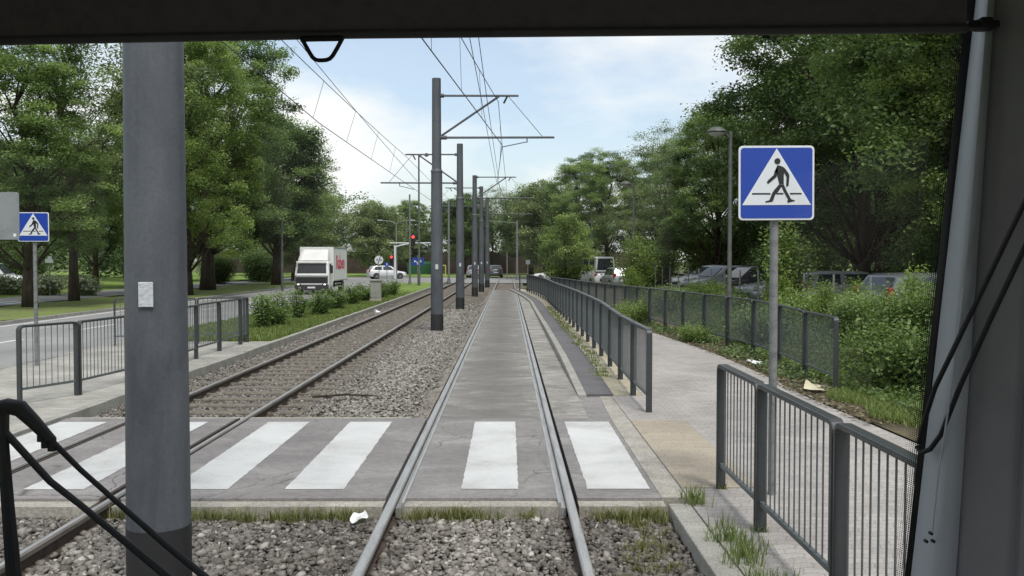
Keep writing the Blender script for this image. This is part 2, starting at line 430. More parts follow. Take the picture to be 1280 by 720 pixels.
M['yellow'] = paint('yellow paint', srgb(196, 190, 110), 0.5, dirt=0.15)
M['green_box'] = paint('green painted container', srgb(42, 92, 66), 0.5, dirt=0.2)
M['paper'] = paint('crumpled white litter', srgb(220, 222, 224), 0.6, dirt=0.12, scale=20)
M['card'] = paint('torn pale cardboard', srgb(196, 190, 164), 0.8, dirt=0.2, scale=10)
M['cabinet'] = paint('grey polyester cabinet', srgb(142, 142, 136), 0.6, dirt=0.2, scale=3)
M['lamphead'] = paint('pale lamp bowl', srgb(188, 190, 188), 0.35, dirt=0.1)
M['lamp_pole'] = paint('grey green lamp post paint', srgb(88, 92, 88), 0.55, 0.1, 0.3, 5)
M['lf_mid'] = leafmat('broad green leaves', (0.0672, 0.0996, 0.0440, 1), (0.1792, 0.2512, 0.0979, 1), (0.3697, 0.4656, 0.1957, 1), .38)
M['lf_light'] = leafmat('light green leaves', (0.0768, 0.1140, 0.0385, 1), (0.1964, 0.2681, 0.0874, 1), (0.3758, 0.4610, 0.1658, 1), 0.42)
M['lf_dark'] = leafmat('dark green leaves', (0.0452, 0.0756, 0.0354, 1), (0.1189, 0.1788, 0.0708, 1), (0.2685, 0.3633, 0.1360, 1), 0.3)
M['lf_grey'] = leafmat('grey green leaves', (0.0784, 0.1064, 0.0526, 1), (0.2054, 0.2532, 0.1233, 1), (0.4107, 0.4586, 0.2466, 1), 0.36)
M['lf_young'] = leafmat('fresh yellow green leaves', (0.0726, 0.1164, 0.0264, 1), (0.1815, 0.2554, 0.0616, 1), (0.3146, 0.3920, 0.1100, 1), 0.45)
M['lf_shrub'] = leafmat('deep green shrub leaves', (0.0439, 0.0780, 0.0260, 1), (0.1149, 0.1747, 0.0546, 1), (0.2281, 0.2964, 0.0936, 1), 0.35)
M['lf_hedge'] = leafmat('fresh hedge leaves', (0.0575, 0.0978, 0.0330, 1), (0.1380, 0.2070, 0.0682, 1), (0.2415, 0.3220, 0.1210, 1), 0.38)
M['blossom'] = leafmat('white blossom', (0.5000, 0.5000, 0.4400, 1), (0.7400, 0.7400, 0.6800, 1), (0.8600, 0.8600, 0.8200, 1), 0.3)
M['grass'] = leafmat('grass blades', (0.0750, 0.1063, 0.0300, 1), (0.1688, 0.2250, 0.0625, 1), (0.3375, 0.3625, 0.1500, 1), 0.38)
M['drygrass'] = leafmat('half dry grass blades', (0.1000, 0.1000, 0.0400, 1), (0.2000, 0.2100, 0.0800, 1), (0.3600, 0.3400, 0.1900, 1), 0.38)
M['stone'] = leafmat('ballast stones', (0.0660, 0.0576, 0.0498, 1), (0.2024, 0.1845, 0.1645, 1), (0.4752, 0.4500, 0.4136, 1), 0.0)
# ------------------------------------------------------------------ vegetation
def leaf_quads(cen, size, rng, up=0.55, aspect=0.62):
    """rhombus leaf for each centre: verts (4N,3), faces (N,4)"""
    N = len(cen)
    nrm = rng.normal(size=(N, 3)); nrm /= np.linalg.norm(nrm, axis=1)[:, None]
    nrm[:, 2] = np.abs(nrm[:, 2]) + up
    nrm /= np.linalg.norm(nrm, axis=1)[:, None]
    a = rng.normal(size=(N, 3)); u = np.cross(nrm, a); u /= np.linalg.norm(u, axis=1)[:, None]
    w = np.cross(nrm, u)
    s = (np.asarray(size) * rng.uniform(0.65, 1.3, N))[:, None]
    v = np.empty((N, 4, 3))
    v[:, 0] = cen - u * s * 0.5
    v[:, 1] = cen + w * s * 0.5 * aspect + u * s * 0.05
    v[:, 2] = cen + u * s * 0.5 - np.array([0, 0, 1.0]) * s * 0.12
    v[:, 3] = cen - w * s * 0.5 * aspect + u * s * 0.05
    return v.reshape(-1, 3), np.arange(4 * N).reshape(-1, 4)
def tree_data(seed, H, base, R, nlobe, nclump, per, leaf, mat, r0=0.3, sig=0.42, flat=0.6, lobe=0.42, belly=0.42, lean=(0, 0), droop=0.0):
    rng = np.random.default_rng(seed); rnd = random.Random(seed)
    mb = MB()
    npt = 9
    tr = []
    for i in range(npt):
        t = i / (npt - 1)
        tr.append(Vector((lean[0] * t * t + rnd.gauss(0, 0.014 * H * t), lean[1] * t * t + rnd.gauss(0, 0.014 * H * t), H * 0.84 * t)))
    rad = [r0 * (1.25 if i == 0 else 1.0) * (1 - 0.82 * i / (npt - 1)) for i in range(npt)]
    mb.tube(tr, rad, 9)
    def trunk_at(z):
        t = max(0, min(0.999, z / (H * 0.84))) * (npt - 1); i = int(t)
        return tr[i].lerp(tr[min(i + 1, npt - 1)], t - i)
    cl, tint = [], []
    for k in range(nlobe):
        t = (k + 0.5) / nlobe
        z = base + (H - base) * (0.10 + 0.84 * t)
        s = (z - base) / (H - base)
        env = R * math.sqrt(max(0.05, 1 - ((s - belly) / (0.62 if s > belly else 0.75)) ** 2))
        az = k * 2.39996 + rnd.uniform(-0.5, 0.5)
        rr = env * rnd.uniform(0.45, 0.74) if s < 0.86 else env * rnd.uniform(0.0, 0.35)
        c0 = trunk_at(z)
        C = Vector((c0.x + rr * math.cos(az), c0.y + rr * math.sin(az), z))
        lr = R * lobe * rnd.uniform(0.75, 1.2)
        st = trunk_at(max(base * 0.75, z - rr * rnd.uniform(0.45, 0.9) - 0.12 * H))
        mid = st.lerp(C, 0.55) + Vector((rnd.gauss(0, .06 * R), rnd.gauss(0, .06 * R), rnd.uniform(-0.02, .06) * R))
        br = r0 * rnd.uniform(0.22, 0.38) * (1 - 0.5 * s)
        mb.tube([st, st.lerp(mid, .5) + Vector((0, 0, -.02 * R)), mid, C], [br, br * .8, br * .55, br * .22], 6)
        ltint = rnd.uniform(-0.2, 0.2)
        m = max(4, int(nclump / nlobe))
        for j in range(m):
            d = rng.normal(size=3); d /= np.linalg.norm(d)
            q = rng.uniform(0.55, 1.05) ** 0.6
            p = Vector((C.x + d[0] * lr * q, C.y + d[1] * lr * q, C.z + d[2] * lr * q * 0.72))
            if p.z < base * 0.8: p.z = base * 0.8 + abs(rnd.gauss(0, 0.4))
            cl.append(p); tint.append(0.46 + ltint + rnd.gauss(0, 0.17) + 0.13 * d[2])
            if j % 2 == 0:
                a = mid.lerp(C, rnd.uniform(.3, 1))
                b2 = a.lerp(p, .5) + Vector((rnd.gauss(0, .08), rnd.gauss(0, .08), .1))
                mb.tube([a, b2, p], [br * .3, br * .2, br * .08], 4, False)
    cen, tt = [], []
    for p, t in zip(cl, tint):
        n = int(per * rng.uniform(0.55, 1.4))
        sg = sig * rng.uniform(0.7, 1.3)
        x = np.clip(rng.normal(size=(n, 3)), -1.9, 1.9) * np.array([sg, sg, sg * flat])
        x[:, 2] -= droop * (x[:, 0] ** 2 + x[:, 1] ** 2)
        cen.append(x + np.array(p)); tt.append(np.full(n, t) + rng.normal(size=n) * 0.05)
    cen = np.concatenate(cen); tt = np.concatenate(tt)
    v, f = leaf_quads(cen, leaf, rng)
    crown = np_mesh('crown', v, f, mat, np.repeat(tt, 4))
    me = bpy.data.meshes.new('trunk'); me.from_pydata(mb.v, [], mb.f); me.materials.append(M['bark']); me.update()
    me.polygons.foreach_set('use_smooth', [True] * len(me.polygons))
    return me, crown
P = {}
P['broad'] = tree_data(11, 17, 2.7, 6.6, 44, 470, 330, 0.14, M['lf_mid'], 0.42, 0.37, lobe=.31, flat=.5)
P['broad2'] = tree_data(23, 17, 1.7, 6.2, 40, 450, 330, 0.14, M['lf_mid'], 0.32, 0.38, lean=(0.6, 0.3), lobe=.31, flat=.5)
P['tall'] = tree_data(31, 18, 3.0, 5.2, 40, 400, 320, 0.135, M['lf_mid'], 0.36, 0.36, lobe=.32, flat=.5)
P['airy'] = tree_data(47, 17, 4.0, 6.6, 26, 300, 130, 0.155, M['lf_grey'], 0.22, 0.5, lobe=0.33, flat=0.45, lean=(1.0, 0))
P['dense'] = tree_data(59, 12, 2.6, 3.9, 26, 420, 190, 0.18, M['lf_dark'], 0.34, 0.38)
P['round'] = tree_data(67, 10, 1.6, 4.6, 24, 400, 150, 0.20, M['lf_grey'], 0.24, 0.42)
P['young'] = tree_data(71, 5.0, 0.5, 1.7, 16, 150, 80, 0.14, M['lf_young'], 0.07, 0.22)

def tree(kind, x, y, h, label, rz=None, cmat=None, sx=1.0, z=0.0, name='deciduous_tree', group='trees along the street', cat='tree'):
    tm, cm = P[kind]
    H0 = {'broad': 17, 'broad2': 17, 'tall': 18, 'airy': 17, 'dense': 12, 'round': 10, 'young': 5.0}[kind]
    t = thing(name, label, cat, (x, y, z), random.uniform(0, 6.28) if rz is None else rz, group)
    s = h / H0; t.scale = (s * sx, s * sx, s)
    mesh_obj('trunk', tm, t)
    c = mesh_obj('crown', cm, t)
    if cmat is not None:
        c.material_slots[0].link = 'OBJECT'; c.material_slots[0].material = cmat
    return t

def shrub_data(seed, h, r, nstem, per, leaf, mat, sig=0.13, blossom=0):
    rng = np.random.default_rng(seed); rnd = random.Random(seed)
    mb = MB(); cen, tt = [], []
    for k in range(nstem):
        a = rnd.uniform(0, 6.28); rr = r * math.sqrt(rnd.random()) * 0.9
        hh = h * rnd.uniform(0.55, 1.0) * (1 - 0.25 * (rr / max(r, .01)) ** 2)
        top = Vector((rr * math.cos(a), rr * math.sin(a), hh))
        bs = Vector((top.x * .25, top.y * .25, 0))
        md = bs.lerp(top, .5) + Vector((rnd.gauss(0, .05 * r), rnd.gauss(0, .05 * r), 0))
        mb.tube([bs, md, top], [.014 * h, .01 * h, .004 * h], 5)
        tk = rnd.gauss(0, .1)
        for j in range(6):
            p = bs.lerp(md, j / 5 * 2) if j < 3 else md.lerp(top, (j - 2.5) / 2.5)
            if p.z < .1 * h: continue
            n = int(per * rng.uniform(.6, 1.4))
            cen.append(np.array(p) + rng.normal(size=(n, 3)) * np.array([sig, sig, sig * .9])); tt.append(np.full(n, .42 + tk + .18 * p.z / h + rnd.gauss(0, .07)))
    cen = np.concatenate(cen); tt = np.concatenate(tt); cen[:, 2] = np.maximum(cen[:, 2], .03)
    v, f = leaf_quads(cen, leaf, rng, .5)
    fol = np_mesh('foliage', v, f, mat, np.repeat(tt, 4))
    st = bpy.data.meshes.new('stem'); st.from_pydata(mb.v, [], mb.f); st.materials.append(M['bark']); st.update()
    bl = None
    if blossom:
        m = rng.integers(0, len(cen), blossom)
        pc = cen[m] * np.array([1.06, 1.06, 1.05]); pc = pc[pc[:, 2] > .35 * h]
        pc = np.repeat(pc, 7, axis=0) + rng.normal(size=(len(pc) * 7, 3)) * .035
        v, f = leaf_quads(pc, .10, rng)
        bl = np_mesh('blossom', v, f, M['blossom'], np.repeat(rng.uniform(.3, .8, len(pc)), 4))
    return st, fol, bl
S = {}
S['hedge'] = shrub_data(5, 1.2, .55, 20, 22, .085, M['lf_hedge'], .12)
S['upright'] = shrub_data(6, 1.5, .34, 12, 20, .085, M['lf_hedge'], .10)
S['bush'] = shrub_data(8, 2.0, 1.2, 60, 80, .085, M['lf_shrub'], .21)
S['sapling'] = shrub_data(9, 2.6, .85, 20, 70, .09, M['lf_young'], .20)
S['weedy'] = shrub_data(10, 1.0, .8, 38, 44, .07, M['lf_mid'], .16)
S['flower'] = shrub_data(12, 1.25, 1.0, 34, 34, .12, M['lf_grey'], .20, 900)
def shrub(kind, x, y, s, label, group, cmat=None, z=0.0, name='shrub', sz=1.0, cat='shrub'):
    st, fol, bl = S[kind]
    t = thing(name, label, cat, (x, y, z), random.uniform(0, 6.28), group)
    t.scale = (s, s, s * sz)
    mesh_obj('stem', st, t); c = mesh_obj('foliage', fol, t)
    if bl: mesh_obj('blossom', bl, t)
    if cmat is not None:
        c.material_slots[0].link = 'OBJECT'; c.material_slots[0].material = cmat
    return t

def blades(name, pts, h, rng, label, mat=None, width=.006, cat='grass', curl=.5):
    """grass blades (two quads each) at pts (N,3)"""
    N = len(pts); a = rng.uniform(0, 2 * PI, N); d = np.stack([np.cos(a), np.sin(a), np.zeros(N)], 1)
    s = np.stack([-np.sin(a), np.cos(a), np.zeros(N)], 1) * (width * rng.uniform(.7, 1.5, N))[:, None]
    hh = (np.asarray(h) * rng.uniform(.5, 1.3, N))[:, None]; ln = rng.uniform(.1, curl, N)[:, None] * hh
    up = np.array([0, 0, 1.0])
    v = np.empty((N, 6, 3))
    v[:, 0] = pts - s; v[:, 1] = pts + s
    m = pts + up * hh * .6 + d * ln * .4; v[:, 2] = m + s * .8; v[:, 3] = m - s * .8
    e = pts + up * hh + d * ln; v[:, 4] = e + s * .15; v[:, 5] = e - s * .15
    b = np.arange(N)[:, None] * 6
    f = np.concatenate([b + np.array([[0, 1, 2, 3]]), b + np.array([[3, 2, 4, 5]])])
    t = rng.normal(.5, .18, N)
    o = mesh_obj(name, np_mesh(name, v.reshape(-1, 3), f, mat or M['grass'], np.repeat(t, 6)))
    return tag(o, label, cat, kind='stuff')

# ------------------------------------------------------------------ stones
def ico():
    t = (1 + 5 ** .5) / 2
    v = np.array([(-1,t,0),(1,t,0),(-1,-t,0),(1,-t,0),(0,-1,t),(0,1,t),(0,-1,-t),(0,1,-t),(t,0,-1),(t,0,1),(-t,0,-1),(-t,0,1)], float)
    f = np.array([(0,11,5),(0,5,1),(0,1,7),(0,7,10),(0,10,11),(1,5,9),(5,11,4),(11,10,2),(10,7,6),(7,1,8),(3,9,4),(3,4,2),(3,2,6),(3,6,8),(3,8,9),(4,9,5),(2,4,11),(6,2,10),(8,6,7),(9,8,1)])
    return v / np.linalg.norm(v[0]), f
def stones(name, xy, z, size, rng, label, tint):
    V, Fc = ico(); N = len(xy)
    vv = V[None] * (1 + rng.uniform(-.42, .38, (N, 12, 1)))
    sc = np.stack([rng.uniform(.75, 1.35, N), rng.uniform(.65, 1.1, N), rng.uniform(.45, .8, N)], 1) * (np.asarray(size) * rng.uniform(.6, 1.35, N))[:, None] * .5
    vv = vv * sc[:, None]
    a = rng.uniform(0, 2 * PI, N); tl = rng.normal(0, .5, N)
    ca, sa, ct, st = np.cos(a), np.sin(a), np.cos(tl), np.sin(tl)
    R = np.zeros((N, 3, 3)); R[:, 0, 0] = ca; R[:, 0, 1] = -sa * ct; R[:, 0, 2] = sa * st; R[:, 1, 0] = sa; R[:, 1, 1] = ca * ct; R[:, 1, 2] = -ca * st; R[:, 2, 1] = st; R[:, 2, 2] = ct
    vv = np.einsum('nij,nkj->nki', R, vv)
    vv[:, :, 0] += xy[:, 0, None]; vv[:, :, 1] += xy[:, 1, None]; vv[:, :, 2] += np.asarray(z)[:, None]
    f = (np.arange(N)[:, None, None] * 12 + Fc[None]).reshape(-1, 3)
    o = mesh_obj(name, np_mesh(name, vv.reshape(-1, 3), f, M['stone'], np.repeat(tint, 12)))
    return tag(o, label, 'ballast', kind='stuff')

# ------------------------------------------------------------------ ground
rng = np.random.default_rng(3)
def nz(x, y, s=1.0, k=0):
    return (math.sin(x * 1.7 * s + k) * math.cos(y * 1.3 * s - k * .7) + .5 * math.sin(x * 3.9 * s - y * 2.7 * s + k) + .25 * math.sin(x * 8.3 * s + y * 7.1 * s)) / 1.75
def lin(a, b, n): return [a + (b - a) * i / n for i in range(n + 1)]
ZB = -0.15                                                   # ballast level, rail heads are at 0
def ramp_z(y):                                               # footpath climbs to the low stop platform
    t = max(0, min(1, (y - 14.4) / 4.5)); a = t * t * (3 - 2 * t)
    q = max(0, min(1, (y - 23) / 16.0)); return .10 * a * (1 - .85 * q * q * (3 - 2 * q))
struct('ground', MB().grid_xy([-900, -300, -60, -17, 9, 60, 300, 900], [-300, -40, 0, 60, 150, 300, 900], lambda x, y: -.34), M['ground'])
# trackbed
TL, TR = (-4.77, -3.33), (-0.965, 0.518)
struct('trackbed', MB().grid_xy(lin(-5.62, 1.32, 40), lin(-3, 7.62, 40), lambda x, y: ZB - .015 + .018 * nz(x, y, 2)), M['ballast'], True)
struct('trackbed', MB().grid_xy(lin(-5.62, -1.16, 34), lin(11.72, 62, 160), lambda x, y: ZB - .01 + .018 * nz(x, y, 2) + (.05 * max(0, 1 - abs(x + 2.1) / .9))), M['ballast'], True)
struct('trackbed', MB().grid_xy(lin(-5.62, 1.3, 10), lin(62, 135, 20), lambda x, y: ZB), M['ballast'], True)
# crossing slabs, butted either side of the rails
y0, y1 = 7.72, 11.66
slab = MB()
for a, b in ((-5.6, -4.83), (-4.66, -3.45), (-3.27, -1.035), (-0.86, 0.415), (0.588, 1.30)):
    slab.span(a, b, y0, y1, -.3, -.012)
struct('crossing_slab', slab, M['asphalt'])
tw = MB()
for a, b in ((11.675, 14.64), (14.66, 22.4), (22.415, 33.0), (33.015, 62)):
    tw.span(-.86, .415, a, b, -.3, -.014)
    tw.span(.588, 1.03, a, b, -.3, -.014)
struct('trackway', tw, M['trackway'])
struct('trackway', MB().span(1.03, 1.5, 11.675, 13.5, -.3, -.014), M['asphalt'])
edge = MB()
for a, b in ((-3.27, -1.035), (-.86, .415), (.588, 1.31)):   # concrete lip at the near end of the slab
    edge.span(a, b, 7.54, 7.716, -.3, -.035)
for a, b in ((-5.6, -4.83), (-4.66, -3.45)):
    edge.span(a, b, 7.54, 7.716, -.3, -.035)
edge.span(-5.6, -1.25, 11.665, 11.78, -.3, -.02)
struct('slab_edge', edge, M['concrete'])
hn = MB(); rings = []
for y in lin(11.785, 62, 200):                               # dusty haunch along the rail, ragged towards the ballast
    k = random.uniform(-.05, .03)
    rings.append([(-1.25 + k, y, -.3), (-1.035, y, -.3), (-1.035, y, -.035), (-1.13 + k * .5, y, -.05), (-1.25 + k, y, -.13)])
struct('rail_haunch', hn.loft(rings), M['haunch'])
hb = MB()
hb.prism([(1.302, 7.72), (1.52, 7.72), (1.52, 13.5), (1.35, 13.5), (1.302, 11.6)], -.3, -.008)
struct('border_strip', hb, M['concrete'])
# zebra stripes
zb = MB()
for a, b in ((-5.56, -4.97), (-4.25, -3.72), (-2.97, -2.46), (-1.96, -1.44), (-.41, .09), (.70, 1.25)):
    s0 = 8.02; n = 60
    L_ = [(a + random.uniform(-.005, .005), s0 + (11.38 - s0) * i / n) for i in range(n + 1)]
    R_ = [(b + random.uniform(-.005, .005), s0 + (11.38 - s0) * i / n) for i in range(n + 1)]
    bb = len(zb.v)
    for (xl, yy), (xr, _) in zip(L_, R_): zb.v += [(xl, yy, -.008), (xr, yy, -.008)]
    for i in range(n): zb.f.append((bb + 2*i, bb + 2*i + 1, bb + 2*i + 3, bb + 2*i + 2))
struct('crossing_stripes', zb, M['zebra'])
# low kerb, dark strip, sandy strip of the stop
ky = lin(13.5, 62, 40)
def curve_x(y): return 0 if y < 42 else -.72 * ((y - 42) / 16) ** 1.5
def strip(xa, xb, ys, dz=0.0, bottom=-.3, wob=0.0):
    mb = MB(); rings = []
    for y in ys:
        w = curve_x(y); k = random.uniform(-wob, wob)
        z = ramp_z(y) * .6 + dz * min(1, .12 + max(0, y - 13.5) / 2.2)
        rings.append([(xa + w + k, y, bottom), (xb + w, y, bottom), (xb + w, y, z), (xa + w + k, y, z)])
    return mb.loft(rings)
struct('kerb', strip(1.035, 1.16, ky, .055), M['kerb'])
struct('dark_strip', strip(1.163, 1.56, lin(13.62, 62, 40), .04, -.3), M['darkasphalt'])
struct('sandy_strip', strip(1.563, 1.98, ky, .042, -.3), M['sandy'])
# footpath on the right
def path_edge(y):
    pts = ((-4, 4.6), (10, 4.45), (16, 4.3), (19, 4.15), (23, 3.85), (28.5, 3.4), (35, 2.8), (41, 2.4), (50, 1.9), (62, 1.5))
    for (a, xa), (b, xb) in zip(pts, pts[1:]):
        if y <= b: return xa + (xb - xa) * (y - a) / (b - a)
    return 1.5
fp = MB(); rings = []
ysf = lin(-4, 7.7, 4) + lin(7.72, 13.5, 4) + lin(13.52, 58, 40)
for y in ysf:
    xl = 1.505 if y < 7.71 else (1.523 if y < 13.51 else 1.985 + curve_x(y))
    xr = max(path_edge(y), xl + .3)
    z = ramp_z(y) * .6 + (.05 if y > 13.51 else 0) * min(1, max(0, (y - 13.5) / 1.5)) + .001
    rings.append([(xl, y, -.3), (xr, y, -.3), (xr, y, z), (xl, y, z)])
struct('footpath', fp.loft(rings), M['paver'])
struct('tactile_paving', MB().span(1.526, 2.2, 8.0, 11.38, -.02, .006), M['tan'])
kb = MB()
yy = -3.0
while yy < 7.5:
    y2 = min(yy + .995, 7.52)
    kb.span(1.32, 1.50, yy, y2, -.3, random.uniform(-.004, .006)); yy += 1.0
o = struct('kerb', kb, M['kerb']); bv = o.modifiers.new('bevel', 'BEVEL'); bv.width = .012; bv.segments = 2
# verge on the right
vg = MB()
vg.grid_xy(lin(0, 1, 16), lin(-4, 75, 80), lambda u, y: 0)
vg.v = [((path_edge(y) + .005) + u * (9.6 - path_edge(y)), y, (ramp_z(y) * .6 + .02) * (1 - u) + .04 * nz(u * 6, y, 1.5) * min(1, 4 * u) + .10 * u) for u, y, z in vg.v]
struct('verge', vg, M['litter'], True)
struct('parking_lot', MB().grid_xy([9.55, 12, 16, 22], lin(4, 80, 10), lambda x, y: .25 if x > 9.6 else .06), M['lot'])
struct('wood_floor', MB().grid_xy(lin(21.9, 90, 8), lin(-20, 150, 12), lambda x, y: .2 + .3 * nz(x, y, .1)), M['litter'], True)
# island and grass strip on the left
isl = MB(); isl.span(-9.3, -5.8, -4, 22.6, -.3, 0); struct('island_paving', isl, M['paver2'])
kb = MB(); yy = -4.0
while yy < 90:
    y2 = yy + .995
    kb.span(-5.8, -5.66, yy, y2, -.3, .012 + random.uniform(-.006, .006)); yy += 1.0
struct('kerb', kb, M['kerb'])
kb = MB(); yy = -4.0
while yy < 78:
    kb.span(-9.46, -9.303, yy, yy + .995, -.3, .008 + random.uniform(-.004, .004)); yy += 1.0
struct('kerb', kb, M['kerb'])
struct('lawn', MB().grid_xy(lin(-9.29, -5.81, 10), lin(22.61, 82, 60), lambda x, y: -.015 + .03 * nz(x, y, 1.3)), M['grassbase'], True)
# carriageway and cross street
struct('road', MB().grid_xy([-16.4, -13, -9.47], lin(-20, 84, 20), lambda x, y: -.11), M['road'])
struct('road', MB().grid_xy([-120, -60, -16.4, -5.7, 5, 60], [84.0, 96, 112], lambda x, y: -.106), M['road'])
ln = MB()
for y in lin(4, 80, 13):
    ln.grid_xy([-13.0, -12.88], [y, y + 3.0], lambda x, y: -.106)
ln.grid_xy([-9.78, -9.66], lin(-10, 76, 10), lambda x, y: -.106)
ln.grid_xy([-16.1, -15.98], lin(-10, 82, 10), lambda x, y: -.106)
for a in (-10.3, -11.3, -12.3, -13.3, -14.3, -15.3):
    ln.grid_xy([a - .5, a], [9.0, 13.0], lambda x, y: -.105)
struct('road_marking', ln, M['line'])
kb = MB(); kb.span(-16.56, -16.41, -10, 84, -.3, .0); struct('kerb', kb, M['kerb'])
struct('verge', MB().grid_xy(lin(-21.9, -16.565, 8), lin(-20, 84, 60), lambda x, y: .0 + .06 * nz(x, y, .8)), M['dirt'], True)
struct('service_road', MB().grid_xy([-26.4, -24, -21.9], lin(-20, 84, 8), lambda x, y: .02), M['road'])
ln = MB()
for a in (-25.9, -24.9, -23.9, -22.9): ln.grid_xy([a, a + .55], [41.2, 44.6], lambda x, y: .025)
struct('road_marking', ln, M['line'])
struct('lawn', MB().grid_xy(lin(-110, -26.41, 16), lin(-20, 150, 20), lambda x, y: .02 + .12 * nz(x, y, .15) * min(1, (-26.4 - x) / 3)), M['grassbase'], True)
struct('lawn', MB().grid_xy(lin(-120, -5.9, 12), [112.01, 135, 160], lambda x, y: -.05), M['grassbase'], True)
struct('lawn', MB().grid_xy(lin(-5.85, 30, 12), [112.01, 135, 160], lambda x, y: -.06), M['dirt'], True)

# ------------------------------------------------------------------ rails, sleepers, stones
def rail(x, label, inner):
    t = thing('rail', label, 'rail', (x, 0, 0), 0, 'steel rails of the two tracks')
    prof_head = [(-.035, -.04), (.035, -.04), (.036, -.008), (.026, 0), (-.026, 0), (-.036, -.008)]
    def sweep(prof, ya, yb):
        return MB().loft([[(a, y, b) for a, b in prof] for y in (ya, yb)])
    sweep(prof_head, -4, 130).build('rail_head', M['rail_top' if x > -2 else 'rail_dull'], t)
    sweep([(-.009, -.125), (.009, -.125), (.009, -.041), (-.009, -.041)], -4, 130).build('rail_web', M['rail_side'], t)
    sweep([(-.07, -.15), (.07, -.15), (.07, -.135), (.009, -.126), (-.009, -.126), (-.07, -.135)], -4, 130).build('rail_foot', M['rail_side'], t)
    return t
for x, l, s in ((TL[0], 'outer rail of the far left track, beside the grass kerb', 1), (TL[1], 'inner rail of the left track, nearest the poles', -1),
                (TR[0], 'bright left rail of the track straight ahead', 1), (TR[1], 'bright right rail of the track straight ahead', -1)):
    r = rail(x, l, s)
    if x > -2:                                               # grooved section: guard rail and flangeway through the slabs
        g = MB(); sg = s
        xa, xb = sorted((sg * .080, sg * .104))
        g.span(xa, xb, 7.55, 62, -.14, -.006)
        g.span(*sorted((sg * .036, sg * .080)), 7.55, 62, -.14, -.05)
        g.build('guard_rail', M['rail_top'], r)
    else:
        MB().span(-.017, .017, -4, 130, -.001, .0015).build('running_band', M['rail_top'], r)
        g = MB(); sg = s
        g.span(*sorted((sg * .080, sg * .098)), 7.7, 11.66, -.14, -.008)
        g.build('guard_rail', M['rail_side'], r)
        f = MB()
        for i in range(95):
            y = 12.1 + i * .62
            for q in (-.085, .085):
                f.box((q, y, -.115), (.075, .13, .055)); f.bar((q, y, -.1), (q, y, -.062), .02, 6)
        tag(f.build('fastener', M['fasten'], r), kind='stuff')
sl = None
for i in range(78):
    y = 12.1 + i * .62
    if sl is None:
        mbs = MB(); prof = [(-1.22, -.11), (1.22, -.11), (1.22, .11), (-1.22, .11)]
        mbs.box((0, 0, -.05), (2.44, .235, .14))
        sl = mbs.build('sleeper', M['sleeper'], None, bevel=.012)
        o = sl
    else:
        o = sl.copy(); COL.objects.link(o)
    o.location = (-4.05 + random.uniform(-.02, .02), y, ZB + .028); o.rotation_euler = (0, 0, random.uniform(-.008, .008))
    tag(o, 'weathered cross sleeper under the left track, half sunk in ballast', 'sleeper', 'sleepers of the left track')

def free(xy, lim):
    keep = np.ones(len(xy), bool)
    for x in TL + TR: keep &= np.abs(xy[:, 0] - x) > lim
    return keep
def tints(n, xy):
    b = rng.normal(.45, .2, n)
    return b
# near bed
n = 34000
xy = np.stack([rng.uniform(-5.6, 1.3, n), 7.52 - rng.uniform(0, 3.2, n)], 1)
xy = xy[free(xy, .055)]
centre = np.exp(-((xy[:, 0] + .22) / .5) ** 2)
outer = np.exp(-((xy[:, 0] + 3.0) / 2.0) ** 2)
outer = np.exp(-((xy[:, 0] + 2.9) / 1.0) ** 2)
tn = np.clip(rng.normal(.22, .13, len(xy)) + .30 * centre + .22 * outer + .35 * (rng.random(len(xy)) < .06), 0, 1)
stones('ballast_stones', xy, np.array([ZB + .006 + .026 * random.random() for _ in xy]), .030 + .042 * rng.random(len(xy)) ** 1.8, rng, 'loose grey and brown ballast stones in front of the crossing', tn)
n = 42000
yv = 11.8 + 34 * rng.beta(1, 2.0, n)
xy = np.stack([np.where(rng.random(n) < .02, rng.uniform(-1.3, -1.06, n), rng.uniform(-5.64, -1.24, n)), yv], 1)
xy = xy[free(xy, .06)]
inn = (xy[:, 0] > -5.3) & (xy[:, 0] < -2.83)
bay = ((xy[:, 1] - 12.1) / .62 + .5) % 1 - .5
keep = ~inn | (np.abs(bay) > .22) | (rng.random(len(xy)) < .10)
xy = xy[keep]
mound = .05 * np.maximum(0, 1 - np.abs(xy[:, 0] + 2.1) / .9)
light = np.exp(-((xy[:, 0] + 2.0) / .8) ** 2)
mound = mound + np.clip((xy[:, 0] + 1.27) / .15, 0, 1) * .085
stones('ballast_stones', xy, ZB + .008 + mound + rng.uniform(0, .02, len(xy)), .048 + .0008 * (xy[:, 1] - 11), rng, 'grey ballast stones around the left track beyond the crossing', np.clip(rng.normal(.36, .13, len(xy)) + .18 * light, 0, 1))
